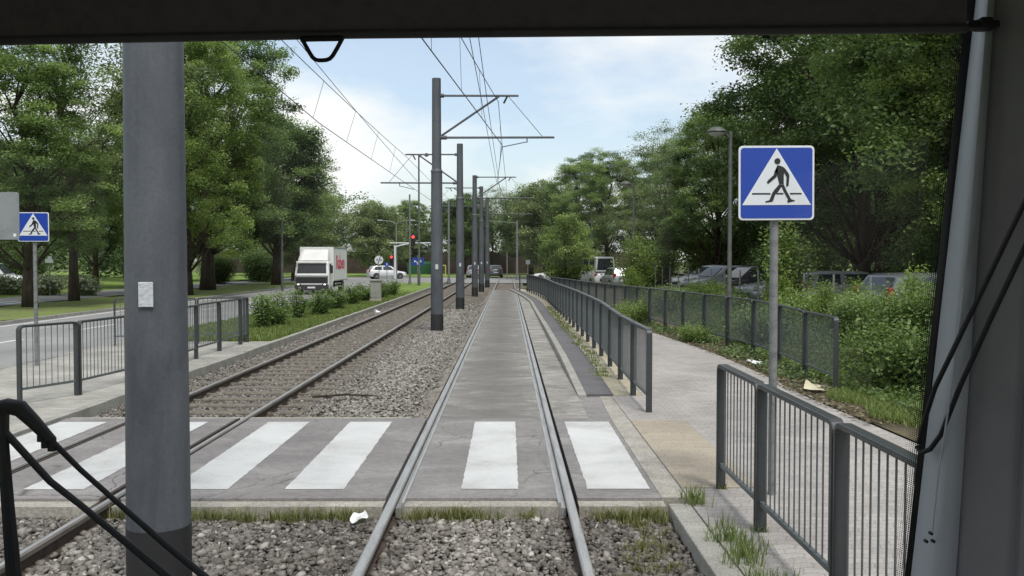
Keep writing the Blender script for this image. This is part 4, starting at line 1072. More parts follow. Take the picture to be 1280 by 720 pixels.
# ------------------------------------------------------------------ vehicles
def wheel(t, x, y, r, w, side):
    wm = Matrix.Rotation(PI / 2, 3, 'X')
    wh = MB().lathe([(r * .62, -w/2), (r * .92, -w/2), (r, -w * .3), (r, w * .3), (r * .92, w/2), (r * .62, w/2)], (x, y, r), 22, wm).build('wheel', M['tyre'], t, True)
    rm = MB(); c = Vector((x, y + side * (w/2 + .004), r))
    rm.lathe([(r * .60, 0), (r * .58, .012), (r * .50, -.0)], c, 20, Matrix.Rotation(-side * PI / 2, 3, 'X'))
    for k in range(5):
        a = 2 * PI * k / 5
        rm.bar(c + Vector((0, side * .012, 0)), c + Vector((math.cos(a) * r * .54, side * .012, math.sin(a) * r * .54)), .035, 5)
    rm.build('rim', M['rim'], wh, False)
    return wh
def car(label, x, y, rz, paint_, style='hatch', L=4.2, W=1.76, H=1.5, z=0.0, group='cars parked behind the fence', name='parked_car'):
    t = thing(name, label, 'car', (x, y, z), rz, group)
    m = M[paint_]; w = W / 2; r = .31
    f, b = L / 2, -L / 2
    wf, wb = f - .82, b + .80
    # side profile stations: x, sill z, belt z, half width
    hood = .92 if H < 1.9 else 1.15
    st = [(f, .42, .58, w * .72), (f - .06, .28, .70, w * .84), (f - .35, .22, .78, w * .95), (f - 1.0, .20, hood - .04, w), (.25 * L * .3 + .25, .20, .95 if H < 1.9 else 1.2, w), (-.2 * L, .20, .98 if H < 1.9 else 1.22, w), (b + .35, .24, 1.0 if H < 1.9 else 1.22, w * .97), (b + .06, .32, .96, w * .88), (b, .42, .86, w * .80)]
    rings = []
    for sx, z0, z1, ww in st:
        h = z1 - z0
        rings.append([(sx, -ww * .88, z0), (sx, -ww * .98, z0 + h * .18), (sx, -ww, z0 + h * .5), (sx, -ww * .97, z0 + h * .82), (sx, -ww * .86, z1),
                      (sx, 0, z1 + .025), (sx, ww * .86, z1), (sx, ww * .97, z0 + h * .82), (sx, ww, z0 + h * .5), (sx, ww * .98, z0 + h * .18), (sx, ww * .88, z0)])
    body = MB().loft(rings).build('body', m, t, True)
    belt = .94 if H < 1.9 else 1.2
    gh = {'hatch': (f - 1.05, f - 1.75, b + .50, b + .10), 'wagon': (f - 1.15, f - 1.85, b + .35, b + .08), 'sedan': (f - 1.2, f - 1.95, b + 1.35, b + .65), 'van': (f - .75, f - 1.35, b + .12, b + .04)}[style]
    x0, x1, x2, x3 = gh; wr = w * .74; wbz = w * .86
    xm = (x1 + x2) / 2
    def sec(xa, ww, zz): return xa, ww, zz
    rings = [[(x0, -wbz, belt - .03), (x1, -wr * .98, H - .04), (x1, wr * .98, H - .04), (x0, wbz, belt - .03)]]
    g = MB()
    base = [(x0, wbz * .95), (x0 - .35, wbz), (xm, wbz), (x3 + .25, wbz * .98), (x3, wbz * .9)]
    top = [(x1, wr * .96), (x1 - .3, wr), (xm, wr * 1.02), (x2 + .2, wr), (x2, wr * .94)]
    zt = [H - .06, H - .02, H, H - .02, H - .07]
    rg = []
    for (bx, bw_), (tx_, tw_), zz in zip(base, top, zt):
        rg.append([(bx, -bw_, belt - .04), (tx_, -tw_, zz - .05), (tx_ , -tw_ * .85, zz), (tx_, tw_ * .85, zz), (tx_, tw_, zz - .05), (bx, bw_, belt - .04)])
    MB().loft(rg).build('cabin', m, t, True)
    def pane(pa, nm, off):
        o = Vector(off) * .012
        c = sum((Vector(p) for p in pa), Vector()) / len(pa)
        mb = MB(); vs = [c + (Vector(p) - c) * .90 + o for p in pa]
        mb.add(vs + [v - o * .8 for v in vs], [tuple(range(len(vs)))] + [tuple(reversed(range(len(vs), 2 * len(vs))))] + [(i, len(vs) + i, len(vs) + (i+1) % len(vs), (i+1) % len(vs)) for i in range(len(vs))])
        return mb.build(nm, M['carglass'], t)
    q = [Vector((x0, -wbz * .95, belt)), Vector((x0, wbz * .95, belt)), Vector((x1, wr * .9, H - .07)), Vector((x1, -wr * .9, H - .07))]
    pane(q, 'windscreen', (.8, 0, .6))
    if style != 'van' or True:
        q = [Vector((x3, wbz * .88, belt + .02)), Vector((x3, -wbz * .88, belt + .02)), Vector((x2, -wr * .86, H - .1)), Vector((x2, wr * .86, H - .1))]
        pane(q, 'rear_window', (-.9, 0, .45))
    for s in (-1, 1):
        xs = [(x0 - .42, xm + .04, x1 - .22), (xm - .04, x3 + .30, x2 + .25)]
        def sp(xx, zz):
            k = (zz - belt) / (H - belt)
            return Vector((xx, s * (wbz + (wr - wbz) * k), zz))
        zl, zh = belt + .03, H - .10
        a = [sp(x0 - .35, zl), sp(xm + .04, zl), sp(xm + .04, zh), sp(x1 - .12, zh)]
        b2 = [sp(xm - .04, zl), sp(x3 + .28, zl), sp(x2 + .2, zh), sp(xm - .04, zh)]
        for pa in (a, b2): pane(pa if s < 0 else list(reversed(pa)), 'side_window', (0, s * 1.0, .3))
        wheel(t, wf, s * (w - .11), r, .2, s); wheel(t, wb, s * (w - .11), r, .2, s)
        for wx in (wf, wb):
            MB().lathe([(r * 1.16, 0), (r * 1.12, .012)], (wx, s * (w * .985), r + .01), 22, Matrix.Rotation(-s * PI / 2, 3, 'X')).build('wheel_arch', M['plasticblack'], t)
        MB().box((f - .16, s * w * .68, .66), (.16, .36, .14), rz=-s * .35).build('headlight', M['rim'], t, bevel=.03)
        MB().box((b + .07, s * w * .76, .88 if style == 'hatch' else .92), (.12, .20, .34 if style in ('hatch', 'wagon') else .2)).build('taillight', M['taillamp'], t, bevel=.03)
        MB().box((x0 - .45, s * (w + .09), belt + .06), (.12, .18, .12)).build('wing_mirror', m, t, bevel=.03)
    MB().box((f - .02, 0, .45), (.1, W * .62, .16)).build('grille', M['plasticblack'], t, bevel=.02)
    MB().box((b + .0, 0, .62), (.04, .52, .12)).build('number_plate', M['white'], t)
    return t
LZ = .25
car('pale car with red tail lights parked right of the sign post', 12.3, 33.0, math.radians(12), 'car_silver', 'wagon', 4.4, 1.76, 1.46, .16)
car('grey estate car partly behind the bright bush, nearest on the lot', 11.1, 23.2, math.radians(14), 'car_grey', 'wagon', 4.5, 1.78, 1.44, LZ)
car('dark car behind the lamp post, roof shining, next to the silver car', 11.0, 41.5, math.radians(200), 'car_dark', 'hatch', 4.2, 1.76, 1.5, LZ)
car('silver car parked left of the dark car by the lamp post', 10.6, 45.5, math.radians(205), 'car_silver', 'hatch', 4.2, 1.76, 1.48, LZ)
car('white car parked farther left in the row behind the fence', 11.6, 52.5, math.radians(200), 'car_white', 'sedan', 4.4, 1.76, 1.46, LZ)
car('light car low behind the weeds between lamp post and sign', 11.0, 35.5, math.radians(195), 'car_silver', 'sedan', 4.3, 1.74, 1.3, LZ)
car('white van parked beyond the far end of the outer railing', 6.7, 69.5, math.radians(100), 'car_white', 'van', 4.9, 1.9, 2.25, 0, name='parked_van')
car('silver car just right of the white van', 7.6, 64.0, math.radians(96), 'car_silver', 'wagon', 4.5, 1.78, 1.5, 0)
car('left one of two white cars behind the young tree by the railing end', 4.4, 88.0, math.radians(170), 'car_white', 'hatch', 4.0, 1.72, 1.5, -.1, 'cars near the cross street')
car('right one of two white cars behind the young tree by the railing end', 7.0, 92.0, math.radians(172), 'car_white', 'wagon', 4.5, 1.76, 1.5, -.1, 'cars near the cross street')
car('white car on the cross street under the traffic lights', -13.6, 103.0, math.radians(22), 'car_white', 'hatch', 4.3, 1.74, 1.48, -.1, 'cars near the cross street', 'white_car')
car('silver car at the far crossing between the masts', -3.9, 109.0, math.radians(85), 'car_silver', 'hatch', 4.1, 1.74, 1.5, -.1, 'cars near the cross street')
car('grey car at the far crossing right of the masts', -1.6, 110.5, math.radians(95), 'car_grey', 'hatch', 4.1, 1.74, 1.5, -.1, 'cars near the cross street')
car('white people carrier parked behind the hedge at the far left', -33.6, 60.0, math.radians(4), 'car_white', 'hatch', 4.4, 1.8, 1.68, .16, 'cars at the far left')

M['darkglass'] = glassy('truck windscreen glass', (.008, .009, .010), .35)
def truck():
    t = thing('box_truck', 'white box truck with lit headlights and red lettering coming along the left road', 'truck', (-11.95, 56, -.11), 0)
    w = 1.04
    # cab (front faces -Y)
    rg = []
    for z, yf, ww in ((.34, .06, w * .97), (.62, .0, w), (1.18, .0, w), (1.32, .04, w), (1.95, .22, w * .94), (2.06, .34, w * .90)):
        rg.append([(-ww, yf + .10, z), (-ww * .86, yf, z), (ww * .86, yf, z), (ww, yf + .10, z), (ww, 1.45, z), (-ww, 1.45, z)])
    cab = MB().loft(rg).build('cab', M['truck_white'], t, bevel=.02)
    def P_(x, z):
        k = (z - 1.32) / .63
        return Vector((x, .04 + .18 * k - .012, z))
    q = [P_(-.90, 1.30), P_(.90, 1.30), P_(.84, 1.90), P_(-.84, 1.90)]
    MB().add(q + [v + Vector((0, .02, 0)) for v in q], [(0, 1, 2, 3), (7, 6, 5, 4), (0, 4, 5, 1), (1, 5, 6, 2), (2, 6, 7, 3), (3, 7, 4, 0)]).build('windscreen', M['darkglass'], cab)
    for s in (-1, 1):
        q = [Vector((s * (w + .004), .38, 1.28)), Vector((s * (w + .004), 1.10, 1.28)), Vector((s * (w * .965 + .004), 1.10, 1.86)), Vector((s * (w * .965 + .004), .52, 1.86))]
        MB().add(q, [(0, 1, 2, 3)] if s > 0 else [(3, 2, 1, 0)]).build('side_window', M['carglass'], cab)
        MB().box((s * (w + .15), .16, 1.55), (.16, .08, .46)).bar((s * w, .2, 1.8), (s * (w + .15), .16, 1.78), .015, 5).build('wing_mirror', M['plasticblack'], cab)
        MB().box((s * .80, .03, .58), (.34, .10, .16)).build('headlight_frame', M['plasticblack'], cab, bevel=.02)
        MB().lathe([(.075, 0), (.07, .02), (.03, .03)], (s * .80, -.022, .58), 16, Matrix.Rotation(PI / 2, 3, 'X')).build('headlight', M['headlamp'], cab)
    MB().box((0, .0, .93), (1.98, .03, .46)).build('grille', M['truck_grey'], cab)
    g = MB()
    for k in range(4): g.box((0, -.02, .76 + k * .08), (1.8, .02, .025))
    g.build('grille_bar', M['plasticblack'], cab)
    MB().box((0, -.012, 1.10), (1.9, .03, .05)).build('grille_strip', M['car_silver'], cab)
    MB().box((0, .02, .43), (2.06, .16, .36)).build('bumper', M['truck_grey'], cab, bevel=.03)
    MB().box((0, -.066, .44), (.46, .012, .10)).build('number_plate', M['white'], cab)
    MB().box((0, .10, 2.0), (1.86, .16, .06)).build('sun_visor', M['truck_white'], cab, bevel=.02)
    rg = []
    for z, yf, ww in ((2.08, .30, .92), (2.45, .62, .86), (2.76, 1.1, .78)):
        rg.append([(-ww, yf + .12, z), (-ww * .8, yf, z), (ww * .8, yf, z), (ww, yf + .12, z), (ww, 1.4, z), (-ww, 1.4, z)])
    MB().loft(rg).build('wind_deflector', M['truck_white'], cab, bevel=.03)
    # cargo box
    bx = MB().span(-w - .01, w + .01, 1.58, 6.3, .78, 2.92).build('cargo_box', M['truck_white'], t, bevel=.012)
    fr = MB()
    for s in (-1, 1):
        fr.span(*sorted((s * (w + .011), s * (w + .025))), 1.6, 6.28, .79, .85); fr.span(*sorted((s * (w + .011), s * (w + .025))), 1.6, 6.28, 2.85, 2.91)
        for yy in (1.59, 6.22): fr.span(*sorted((s * (w + .011), s * (w + .025))), yy, yy + .06, .851, 2.849)
    fr.build('edge_trim', M['car_silver'], bx)
    ch = MB(); ch.span(-.45, -.30, 1.0, 6.3, .55, .775); ch.span(.30, .45, 1.0, 6.3, .55, .775)
    for yy in (1.6, 2.4, 3.2, 4.0, 4.8, 5.6): ch.span(-.9, .9, yy, yy + .08, .70, .774)
    for s in (-1, 1): ch.span(*sorted((s * .78, s * .98)), 2.3, 3.6, .40, .68)
    ch.build('chassis', M['plasticblack'], t)
    sk = MB()
    for s in (-1, 1):
        sk.span(*sorted((s * .99, s * 1.02)), 2.2, 4.3, .40, .47); sk.span(*sorted((s * .99, s * 1.02)), 2.2, 4.3, .58, .65)
    sk.build('side_guard', M['car_silver'], t)
    for yy in (.85, 5.0):
        for s in (-1, 1):
            wh = MB().lathe([(.22, -.14), (.36, -.14), (.40, -.08), (.40, .08), (.36, .14), (.22, .14)], (s * .88, yy, .40), 22, Matrix.Rotation(PI / 2, 3, 'Y')).build('wheel', M['tyre'], t, True)
            MB().lathe([(.215, 0), (.20, .02), (.10, .05)], (s * 1.0, yy, .40), 18, Matrix.Rotation(s * PI / 2, 3, 'Y')).build('rim', M['rim'], wh)
    # lettering on the side that faces the track
    def text(s, size, y, z, mt, nm):
        c = bpy.data.curves.new(nm, 'FONT'); c.body = s; c.size = size; c.extrude = .003; c.offset = size * .025; c.align_x = 'CENTER'; c.resolution_u = 2
        o = bpy.data.objects.new(nm, c); COL.objects.link(o)
        bpy.context.view_layer.update()
        me = bpy.data.meshes.new_from_object(o.evaluated_get(bpy.context.evaluated_depsgraph_get()))
        COL.objects.unlink(o); bpy.data.objects.remove(o)
        me.materials.clear(); me.materials.append(M[mt])
        k = mesh_obj(nm, me, bx)
        k.location = (w + .016, y, z); k.rotation_euler = (PI / 2, 0, PI / 2)
        return k
    text('Raben', 1.22, 3.9, 1.56, 'redtext', 'lettering')
truck()

# ------------------------------------------------------------------ chain link fence on the right
t = thing('wire_fence', 'rusty wire mesh fence with thin posts in front of the parked cars', 'fence', (8.6, 12, 0))
for i in range(18):
    y = i * 2.45
    MB().tube([(random.uniform(-.03, .03), y, -.1), (0, y, 1.62)], .03, 8).build('post', M['galv'], t, True)
wmb = MB()
for k in range(int(17 * 2.45 / .2)):
    y = k * .2
    for s in (-1, 1):
        y2 = y + s * 1.4
        ya, yb, za, zb_ = y, y2, .08, 1.48
        if yb < 0: zb_ = za + (zb_ - za) * (ya / (ya - yb)); yb = 0
        if yb > 41.6: zb_ = za + (zb_ - za) * ((41.6 - ya) / (yb - ya)); yb = 41.6
        if abs(yb - ya) > .05: wmb.tube([(0, ya, za), (0, yb, zb_)], .0018, 3, False)
for zz in (.08, .8, 1.5): wmb.tube([(.012, 0, zz), (.012, 41.6, zz)], .004, 4)
wmb.build('wire_mesh', M['chain'], t)

# ------------------------------------------------------------------ tram cab (the picture is taken from inside it)
tram = thing('tram', 'dark tram cab around the view with black roller blind, right window pillar and wiper', 'tram', (-.22, -1.0, 0))
TO = Vector((-.22, -1.0, 0))
class MT(MB):
    def build(s, *a, **k):
        s.v = [tuple(Vector(p) - TO) for p in s.v]
        return MB.build(s, *a, **k)
def pil(px0, px1, y, z):                                     # pillar edge: px at picture top / bottom, depth y, height z
    k = (z - (HC - (720 - CY) / F * y)) / (((720 - 0) / F) * y)
    px = px1 + (px0 - px1) * k
    return ((px - CX) / F * y, y, z)
def swept(prof, z0=1.15, z1=2.6, n=6):
    mb = MT(); rings = []
    for i in range(n + 1):
        z = z0 + (z1 - z0) * i / n
        rings.append([pil(a, b, y, z) for a, b, y in prof])
    return mb.loft(rings)
swept([(1204, 1137, 1.575), (1217, 1146, 1.572), (1240, 1170, 1.62), (1215, 1150, 1.62)]).build('windscreen_frit', M['frit'], tram)
stp = []
for i in range(9):
    a = i / 8
    stp.append((1216 + 20 * a, 1145 + 52 * a, 1.565 - .065 * math.sin(a * PI * .62)))
swept(stp + [(1262, 1232, 1.60), (1236, 1172, 1.61)]).build('pillar_trim', M['seal'], tram, True)
swept([(1236, 1197, 1.512), (1240, 1201, 1.52), (1243, 1205, 1.512), (1262, 1232, 1.492), (1300, 1275, 1.47), (1306, 1281, 1.452), (1340, 1315, 1.44), (1480, 1480, 1.25), (1560, 1560, 1.25), (1500, 1500, 1.6), (1262, 1230, 1.6)]).build('window_pillar', M['cabplastic'], tram, True)
clp = MT(); c0 = at(1222, 34, 1.49)
clp.box(c0, (.050, .03, .012)); clp.box(c0 + Vector((.0, -.008, 0)), (.02, .03, .018))
clp.build('cable_clip', M['rubber'], tram, bevel=.003)
def cab_path(ps): return [at(*p) for p in ps]
MT().tube(cab_path([(1310, 200, 1.40), (1283, 248, 1.42), (1240, 340, 1.45), (1200, 425, 1.475), (1172, 485, 1.50), (1158, 530, 1.53), (1152, 556, 1.545)]), .0042, 8).build('cable', M['rubber'], tram, True)
MT().tube(cab_path([(1320, 225, 1.40), (1286, 300, 1.42), (1240, 400, 1.45), (1205, 480, 1.475), (1180, 545, 1.50), (1167, 563, 1.52), (1156, 568, 1.535), (1150, 560, 1.548)]), .0042, 8).build('cable', M['rubber'], tram, True)
MT().tube(cab_path([(1206, 360, 1.472), (1198, 440, 1.478), (1188, 520, 1.483), (1177, 600, 1.488), (1171, 668, 1.49)]), .0015, 6).build('thin_cord', M['seal'], tram, True)
sc_ = MT()
for p in ((1163, 680), (1172, 680), (1169, 670)): sc_.lathe([(.0028, -.004), (.0028, .004)], at(p[0], p[1], 1.497), 8, Matrix.Rotation(PI / 2, 3, 'X'))
sc_.build('trim_screw', M['rubber'], tram)
# blind
bl = MT(); rings = []
for i in range(25):
    px = -140 + (1205 + 140) * i / 24
    yb = 1.48
    py = 58 - 8.5 * min(1, max(0, px / 427)) - 8 * max(0, (px - 427) / 778) if px > 0 else 58.5
    p = at(px, py, yb)
    rings.append([(p.x, yb, p.z), (p.x, yb + .004, p.z), (p.x, yb + .004, 2.66), (p.x, yb, 2.66)])
blind = bl.loft(rings).build('sun_blind', M['blind'], tram)
bb = MT(); rings = []
for i in range(25):
    px = -140 + (1205 + 140) * i / 24
    py = 58 - 8.5 * min(1, max(0, px / 427)) - 8 * max(0, (px - 427) / 778) if px > 0 else 58.5
    p = at(px, py - 4, 1.475)
    rings.append([(p.x, p.y + .009 * math.cos(a), p.z + .007 * math.sin(a)) for a in [2*PI*k/10 for k in range(10)]])
bb.loft(rings).build('bottom_bar', M['cabdark'], blind, True)
hd = MT(); hp = [(379, 50), (384, 59), (389, 68), (392.5, 73.5), (396, 76.5), (400, 77.5), (405, 77.5), (410, 77), (414, 75.5), (417.5, 72), (423, 63), (430, 50)]
hd.tube([at(a, b, 1.47) for a, b in hp], .0034, 10)
hd.build('pull_handle', M['rubber'], blind, True)
hd = MT(); hd.tube([at(378, 51, 1.47), at(404, 50.5, 1.47), at(430, 50, 1.47)], .0050, 8); hd.build('handle_bracket', M['rubber'], blind, True)
# shell of the cab
sh = MT()
sh.span(-1.42, 1.02, -1.3, 1.62, 2.662, 2.72)
sh.build('roof', M['cabdark'], tram)
sh = MT(); sh.span(-1.40, 1.0, -1.30, -1.26, .6, 1.35); sh.span(-1.40, -1.2, -1.30, -1.26, 1.351, 2.66); sh.span(.8, 1.0, -1.30, -1.26, 1.351, 2.66); sh.build('rear_bulkhead', M['cabdark'], tram)  # unseen; upper middle left open so light from behind reaches blind and pillar
sh = MT(); sh.span(-1.40, 1.0, -1.255, 1.6, .55, .6); sh.build('cab_floor', M['cabdark'], tram)
sh = MT(); sh.span(-1.40, 1.0, 1.02, 1.66, .601, 1.16); sh.build('dashboard', M['cabdark'], tram, bevel=.02)
for s, xa in ((-1, -1.42), (1, .99)):
    sh = MT(); sh.span(xa, xa + .03, -1.25, 1.5, .601, 1.4); sh.span(xa, xa + .03, -1.25, 1.5, 2.3, 2.661)
    sh.span(xa, xa + .03, -1.25, -.1, 1.401, 2.299); sh.span(xa, xa + .03, 1.0, 1.5, 1.401, 2.299)
    sh.build('side_wall', M['cabdark'], tram)
sh = MT(); sh.span(-1.42, -1.18, 1.5, 1.62, 1.0, 2.66); sh.build('window_pillar', M['cabplastic'], tram, bevel=.02)
# windscreen pane with a dotted frit band
m, nt, b_ = newmat('windscreen glass')
tr = nt.nodes.new('ShaderNodeBsdfTransparent'); tr.inputs[0].default_value = (.965, .985, .975, 1)
gl = nt.nodes.new('ShaderNodeBsdfGlossy'); gl.inputs['Roughness'].default_value = .02
ms = nt.nodes.new('ShaderNodeMixShader'); ms.inputs[0].default_value = .008
nt.links.new(tr.outputs[0], ms.inputs[1]); nt.links.new(gl.outputs[0], ms.inputs[2]); nt.links.new(ms.outputs[0], nt.nodes['Material Output'].inputs[0])
M['glass'] = m
gp = MT(); p0, p1 = pil(1205, 1138, 1.585, 1.16), pil(1205, 1138, 1.585, 2.66)
gp.add([(-1.18, 1.585, 1.161), p0, p1, (-1.18, 1.585, 2.66)], [(0, 1, 2, 3)])
pane = gp.build('windscreen', M['glass'], tram)
dm = MT(); r_ = random.Random(4)
for i in range(330):
    z = 1.42 + 1.1 * i / 330
    for k in range(7):
        px = k * 2.6 + 1.5
        rad = .0016 * (1 - k / 8.5)
        p = pil(1204 - px, 1137 - px, 1.578, z + (.0016 if k % 2 else 0))
        dm.add([(p[0] + rad * math.cos(a), p[1], p[2] + rad * math.sin(a)) for a in [PI / 3 * q for q in range(6)]], [(5, 4, 3, 2, 1, 0)])
tag(dm.build('frit_dots', M['frit'], pane), kind='stuff')
# wiper
YW = 1.68
wp = MT(); wp.tube([at(4, 505, YW), at(2, 560, YW), at(7, 640, YW), at(13, 730, YW), at(17, 800, YW)], [.009, .0105, .0115, .014, .015], 8)
wiper = wp.build('wiper', M['rubber'], tram, True)
wp = MT(); wp.tube([at(-14, 512, YW - .01), at(8, 508, YW - .02), at(24, 511, YW - .02), at(40, 527, YW - .02), at(62, 551, YW - .02)], [.012, .0145, .0155, .013, .010], 10)
for p in ((50, 540), (55, 548), (63, 552)): wp.lathe([(.008, -.012), (.008, .012)], at(p[0], p[1] + 4, YW - .02), 8)
wp.build('wiper_joint', M['rubber'], wiper, True)
wp = MT(); wp.tube([at(62, 551, YW - .02), at(98, 588, YW - .01), at(142, 628, YW), at(200, 680, YW), at(262, 732, YW), at(300, 770, YW)], [.0055, .005, .005, .006, .007, .009], 8); wp.build('wiper_arm', M['rubber'], wiper, True)
wp = MT(); wp.tube([at(4, 540, YW), at(60, 603, YW + .01), at(98, 633, YW + .01), at(170, 694, YW), at(222, 738, YW), at(280, 790, YW)], [.007, .0065, .006, .0065, .0075, .009], 8); wp.build('wiper_arm', M['rubber'], wiper, True)
# ------------------------------------------------------------------ trees and shrubs
tree('broad', -20.2, 62, 18.5, 'huge deciduous tree with thick trunk beside the road, left of the truck', 0.6, M['lf_mid'])
tree('dense', -18.6, 74, 13.2, 'dark dense round tree directly behind the truck on the left', 1.1, M['lf_dark'])
tree('airy', -21.2, 45, 17.5, 'tall airy tree with sky showing through its upper branches, far left', 2.6, M['lf_grey'])
tree('tall', -20.25, 39.0, 11.5, 'lower bushy tree behind the small blue crossing sign', 0.4, M['lf_mid'], 1.2)
tree('broad2', -18.4, 53, 15.5, 'broad tree standing right behind the big foreground mast', 3.3, M['lf_light'], .85)
tree('broad', -30.5, 50, 9.3, 'bushy tree at the far left behind the hedge', 4.0, M['lf_mid'], 1.1)
tree('tall', -29.5, 66, 11, 'tall tree in the second row behind the airy tree', 2.0, M['lf_dark'])
tree('broad', -40, 74, 11.5, 'wide dark tree deep in the left park', 5.1, M['lf_dark'], 1.15)
tree('broad2', -31, 86, 17, 'wide tree deep in the park behind the huge one', 1.7, M['lf_dark'], 1.1)
tree('airy', -20.5, 88, 15, 'light leaved tree behind the dark dense one', 4.6, M['lf_light'])
tree('round', -21.5, 98, 9.5, 'pale grey green tree rising behind the truck roof', 0.2, M['lf_grey'])
tree('round', -17.0, 117, 9.0, 'pale low tree between truck and traffic lights', 2.2, M['lf_grey'])
tree('broad', -14.4, 133, 10.6, 'rounded tree above the traffic lights, left of the second mast', 1.2, M['lf_mid'], 1.0)
# right side
tree('broad', 15.6, 29, 19, 'enormous tree filling the upper right beside the cab pillar', 1.0, M['lf_mid'])
tree('broad2', 16.6, 43, 21, 'huge dark tree above the large blue sign', 2.3, M['lf_dark'])
tree('tall', 14.2, 26.0, 13.5, 'lighter green tree at the right edge beside the pillar', 0.9, M['lf_light'])
tree('broad', 13.2, 58, 11.4, 'mid green tree above the parked silver cars', 3.0, M['lf_mid'])
tree('airy', 11.4, 67, 11.8, 'loose tree left of the big trees with thin upper twigs', 0.5, M['lf_grey'])
tree('tall', 8.6, 80, 11.5, 'slender tree behind the van', 2.8, M['lf_mid'], 1.1)
tree('broad2', 7.2, 97, 12.8, 'dark tree over the far end of the long railing', 4.4, M['lf_mid'])
tree('round', 4.2, 104, 10.4, 'tree with pale blossom patches over the railing end', 1.9, M['lf_grey'])
tree('young', 4.1, 66, 5.2, 'fresh green young tree at the far end of the long railing', 1.0, M['lf_light'], 1.05)
tree('young', 5.35, 73, 4.2, 'smaller fresh green young tree left of the van', 2.0, M['lf_light'], 1.3)
tree('broad', 22, 54, 19, 'dark tree behind the parked dark car', 0.3, M['lf_dark'], 1.1)
tree('broad2', 26, 36, 18, 'dark tree deep behind the grey estate car', 2.9, M['lf_dark'], 1.1)
tree('broad', 21, 72, 17, 'dark tree in the back row, centre right', 5.5, M['lf_dark'], 1.1)
tree('tall', 14.5, 88, 12.5, 'dark tall tree in the back row left of the others', 1.4, M['lf_dark'], 1.2)
tree('dense', 3.2, 128, 11.5, 'dark tree beyond the end of the tracks', 2.5, M['lf_dark'], 1.2)
tree('airy', -2.3, 134, 12.5, 'pale flowering tree above the vanishing tracks', 0.8, M['lf_grey'])
tree('dense', -6.2, 131, 11.0, 'dark tree beyond the tracks, behind the masts', 4.1, M['lf_dark'], 1.2)
# far wood that reads as one mass
def wood(name, label, spots, seed, mat, leaf=.5, n=2600):
    r = np.random.default_rng(seed); cen, tt = [], []
    for x, y, h, w in spots:
        k = int(n * (h * w) / 60)
        a = r.normal(size=(k // 60, 3)); a /= np.linalg.norm(a, axis=1)[:, None]
        a *= r.uniform(.6, 1.0, (len(a), 1))
        c = np.stack([x + a[:, 0] * w, y + a[:, 1] * w * .7, h * .55 + a[:, 2] * h * .45], 1)
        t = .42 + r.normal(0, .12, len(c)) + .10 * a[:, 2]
        p = np.repeat(c, 60, 0) + r.normal(size=(len(c) * 60, 3)) * np.array([.8, .8, .5])
        p[:, 2] = np.maximum(p[:, 2], .1)
        cen.append(p); tt.append(np.repeat(t, 60))
    cen = np.concatenate(cen); tt = np.concatenate(tt)
    v, f = leaf_quads(cen, leaf, r)
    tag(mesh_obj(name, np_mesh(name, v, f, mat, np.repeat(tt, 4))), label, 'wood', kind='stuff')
rw = random.Random(5)
wood('far_wood', 'dark far wood closing the view behind the brown wall', [(x + rw.uniform(-2, 2), 158 + rw.uniform(-6, 12), rw.uniform(10, 13.5), rw.uniform(5, 7)) for x in range(-75, 70, 7)], 1, M['lf_dark'])
wood('left_wood', 'dark undergrowth and trees deep in the left park', [(-52 + rw.uniform(-4, 4), y, rw.uniform(9, 14), rw.uniform(5, 7)) for y in range(40, 130, 6)] + [(-42, y, 4.0, 3.5) for y in range(66, 120, 6)] + [(-44 + rw.uniform(-4, 4) + (y - 90) * .5, y + 8, rw.uniform(8, 12), 5) for y in range(80, 125, 8)], 2, M['lf_dark'], .45)
wood('right_wood', 'dark wood behind the parking lot on the right', [(33 + rw.uniform(-3, 3), y, rw.uniform(12, 17), rw.uniform(5, 7)) for y in range(14, 110, 5)] + [(44 + rw.uniform(-3, 3), y, rw.uniform(10, 13), 6) for y in range(24, 120, 8)] + [(25, y, 4.4, 3.6) for y in range(24, 104, 4)], 3, M['lf_dark'], .42)
# shrubs of the grass strip
hp = [(328, 411, 'upright', 'first shrub of the grass strip, right behind the railing end'), (350, 406, 'upright', 'second shrub of the grass strip, tall pointed'), (339, 408, 'hedge', 'low leafy shrub between the first two pointed ones'),
      (373, 399, 'upright', 'third pointed shrub of the grass strip'), (398, 394, 'hedge', 'rounded shrub right of the third pointed one'), (418, 387, 'hedge', 'rounded shrub in the middle of the strip'), (438, 381, 'hedge', 'rounded shrub two places left of the cabinet'),
      (455, 377, 'hedge', 'rounded shrub just left of the grey cabinet'), (474, 372.5, 'hedge', 'shrub just behind the grey cabinet'), (489, 369.5, 'hedge', 'last shrub of the strip, right of the grey cabinet')]
for px, py, k, l in hp:
    y = 2 * F / (py - CY); x = (px - CX) / F * y
    sh_ = shrub(k, x, y, .74 if k == 'upright' else .80, l, 'shrubs on the grass strip', z=-.03)
    sh_.scale.x *= 1.25; sh_.scale.y *= 1.45
for i, (x, y) in enumerate(((-23.6, 51.5), (-26.0, 52), (-28.2, 52.2), (-21.6, 55), (-30.4, 52.3))):
    shrub('flower', x, y, .88, ['white flowering bush between the two left trunks', 'white flowering bush left of the white board', 'white flowering bush by the small sign post', 'white flowering bush nearest to the big mast', 'white flowering bush in front of the white people carrier'][i], 'white flowering hedge bushes')
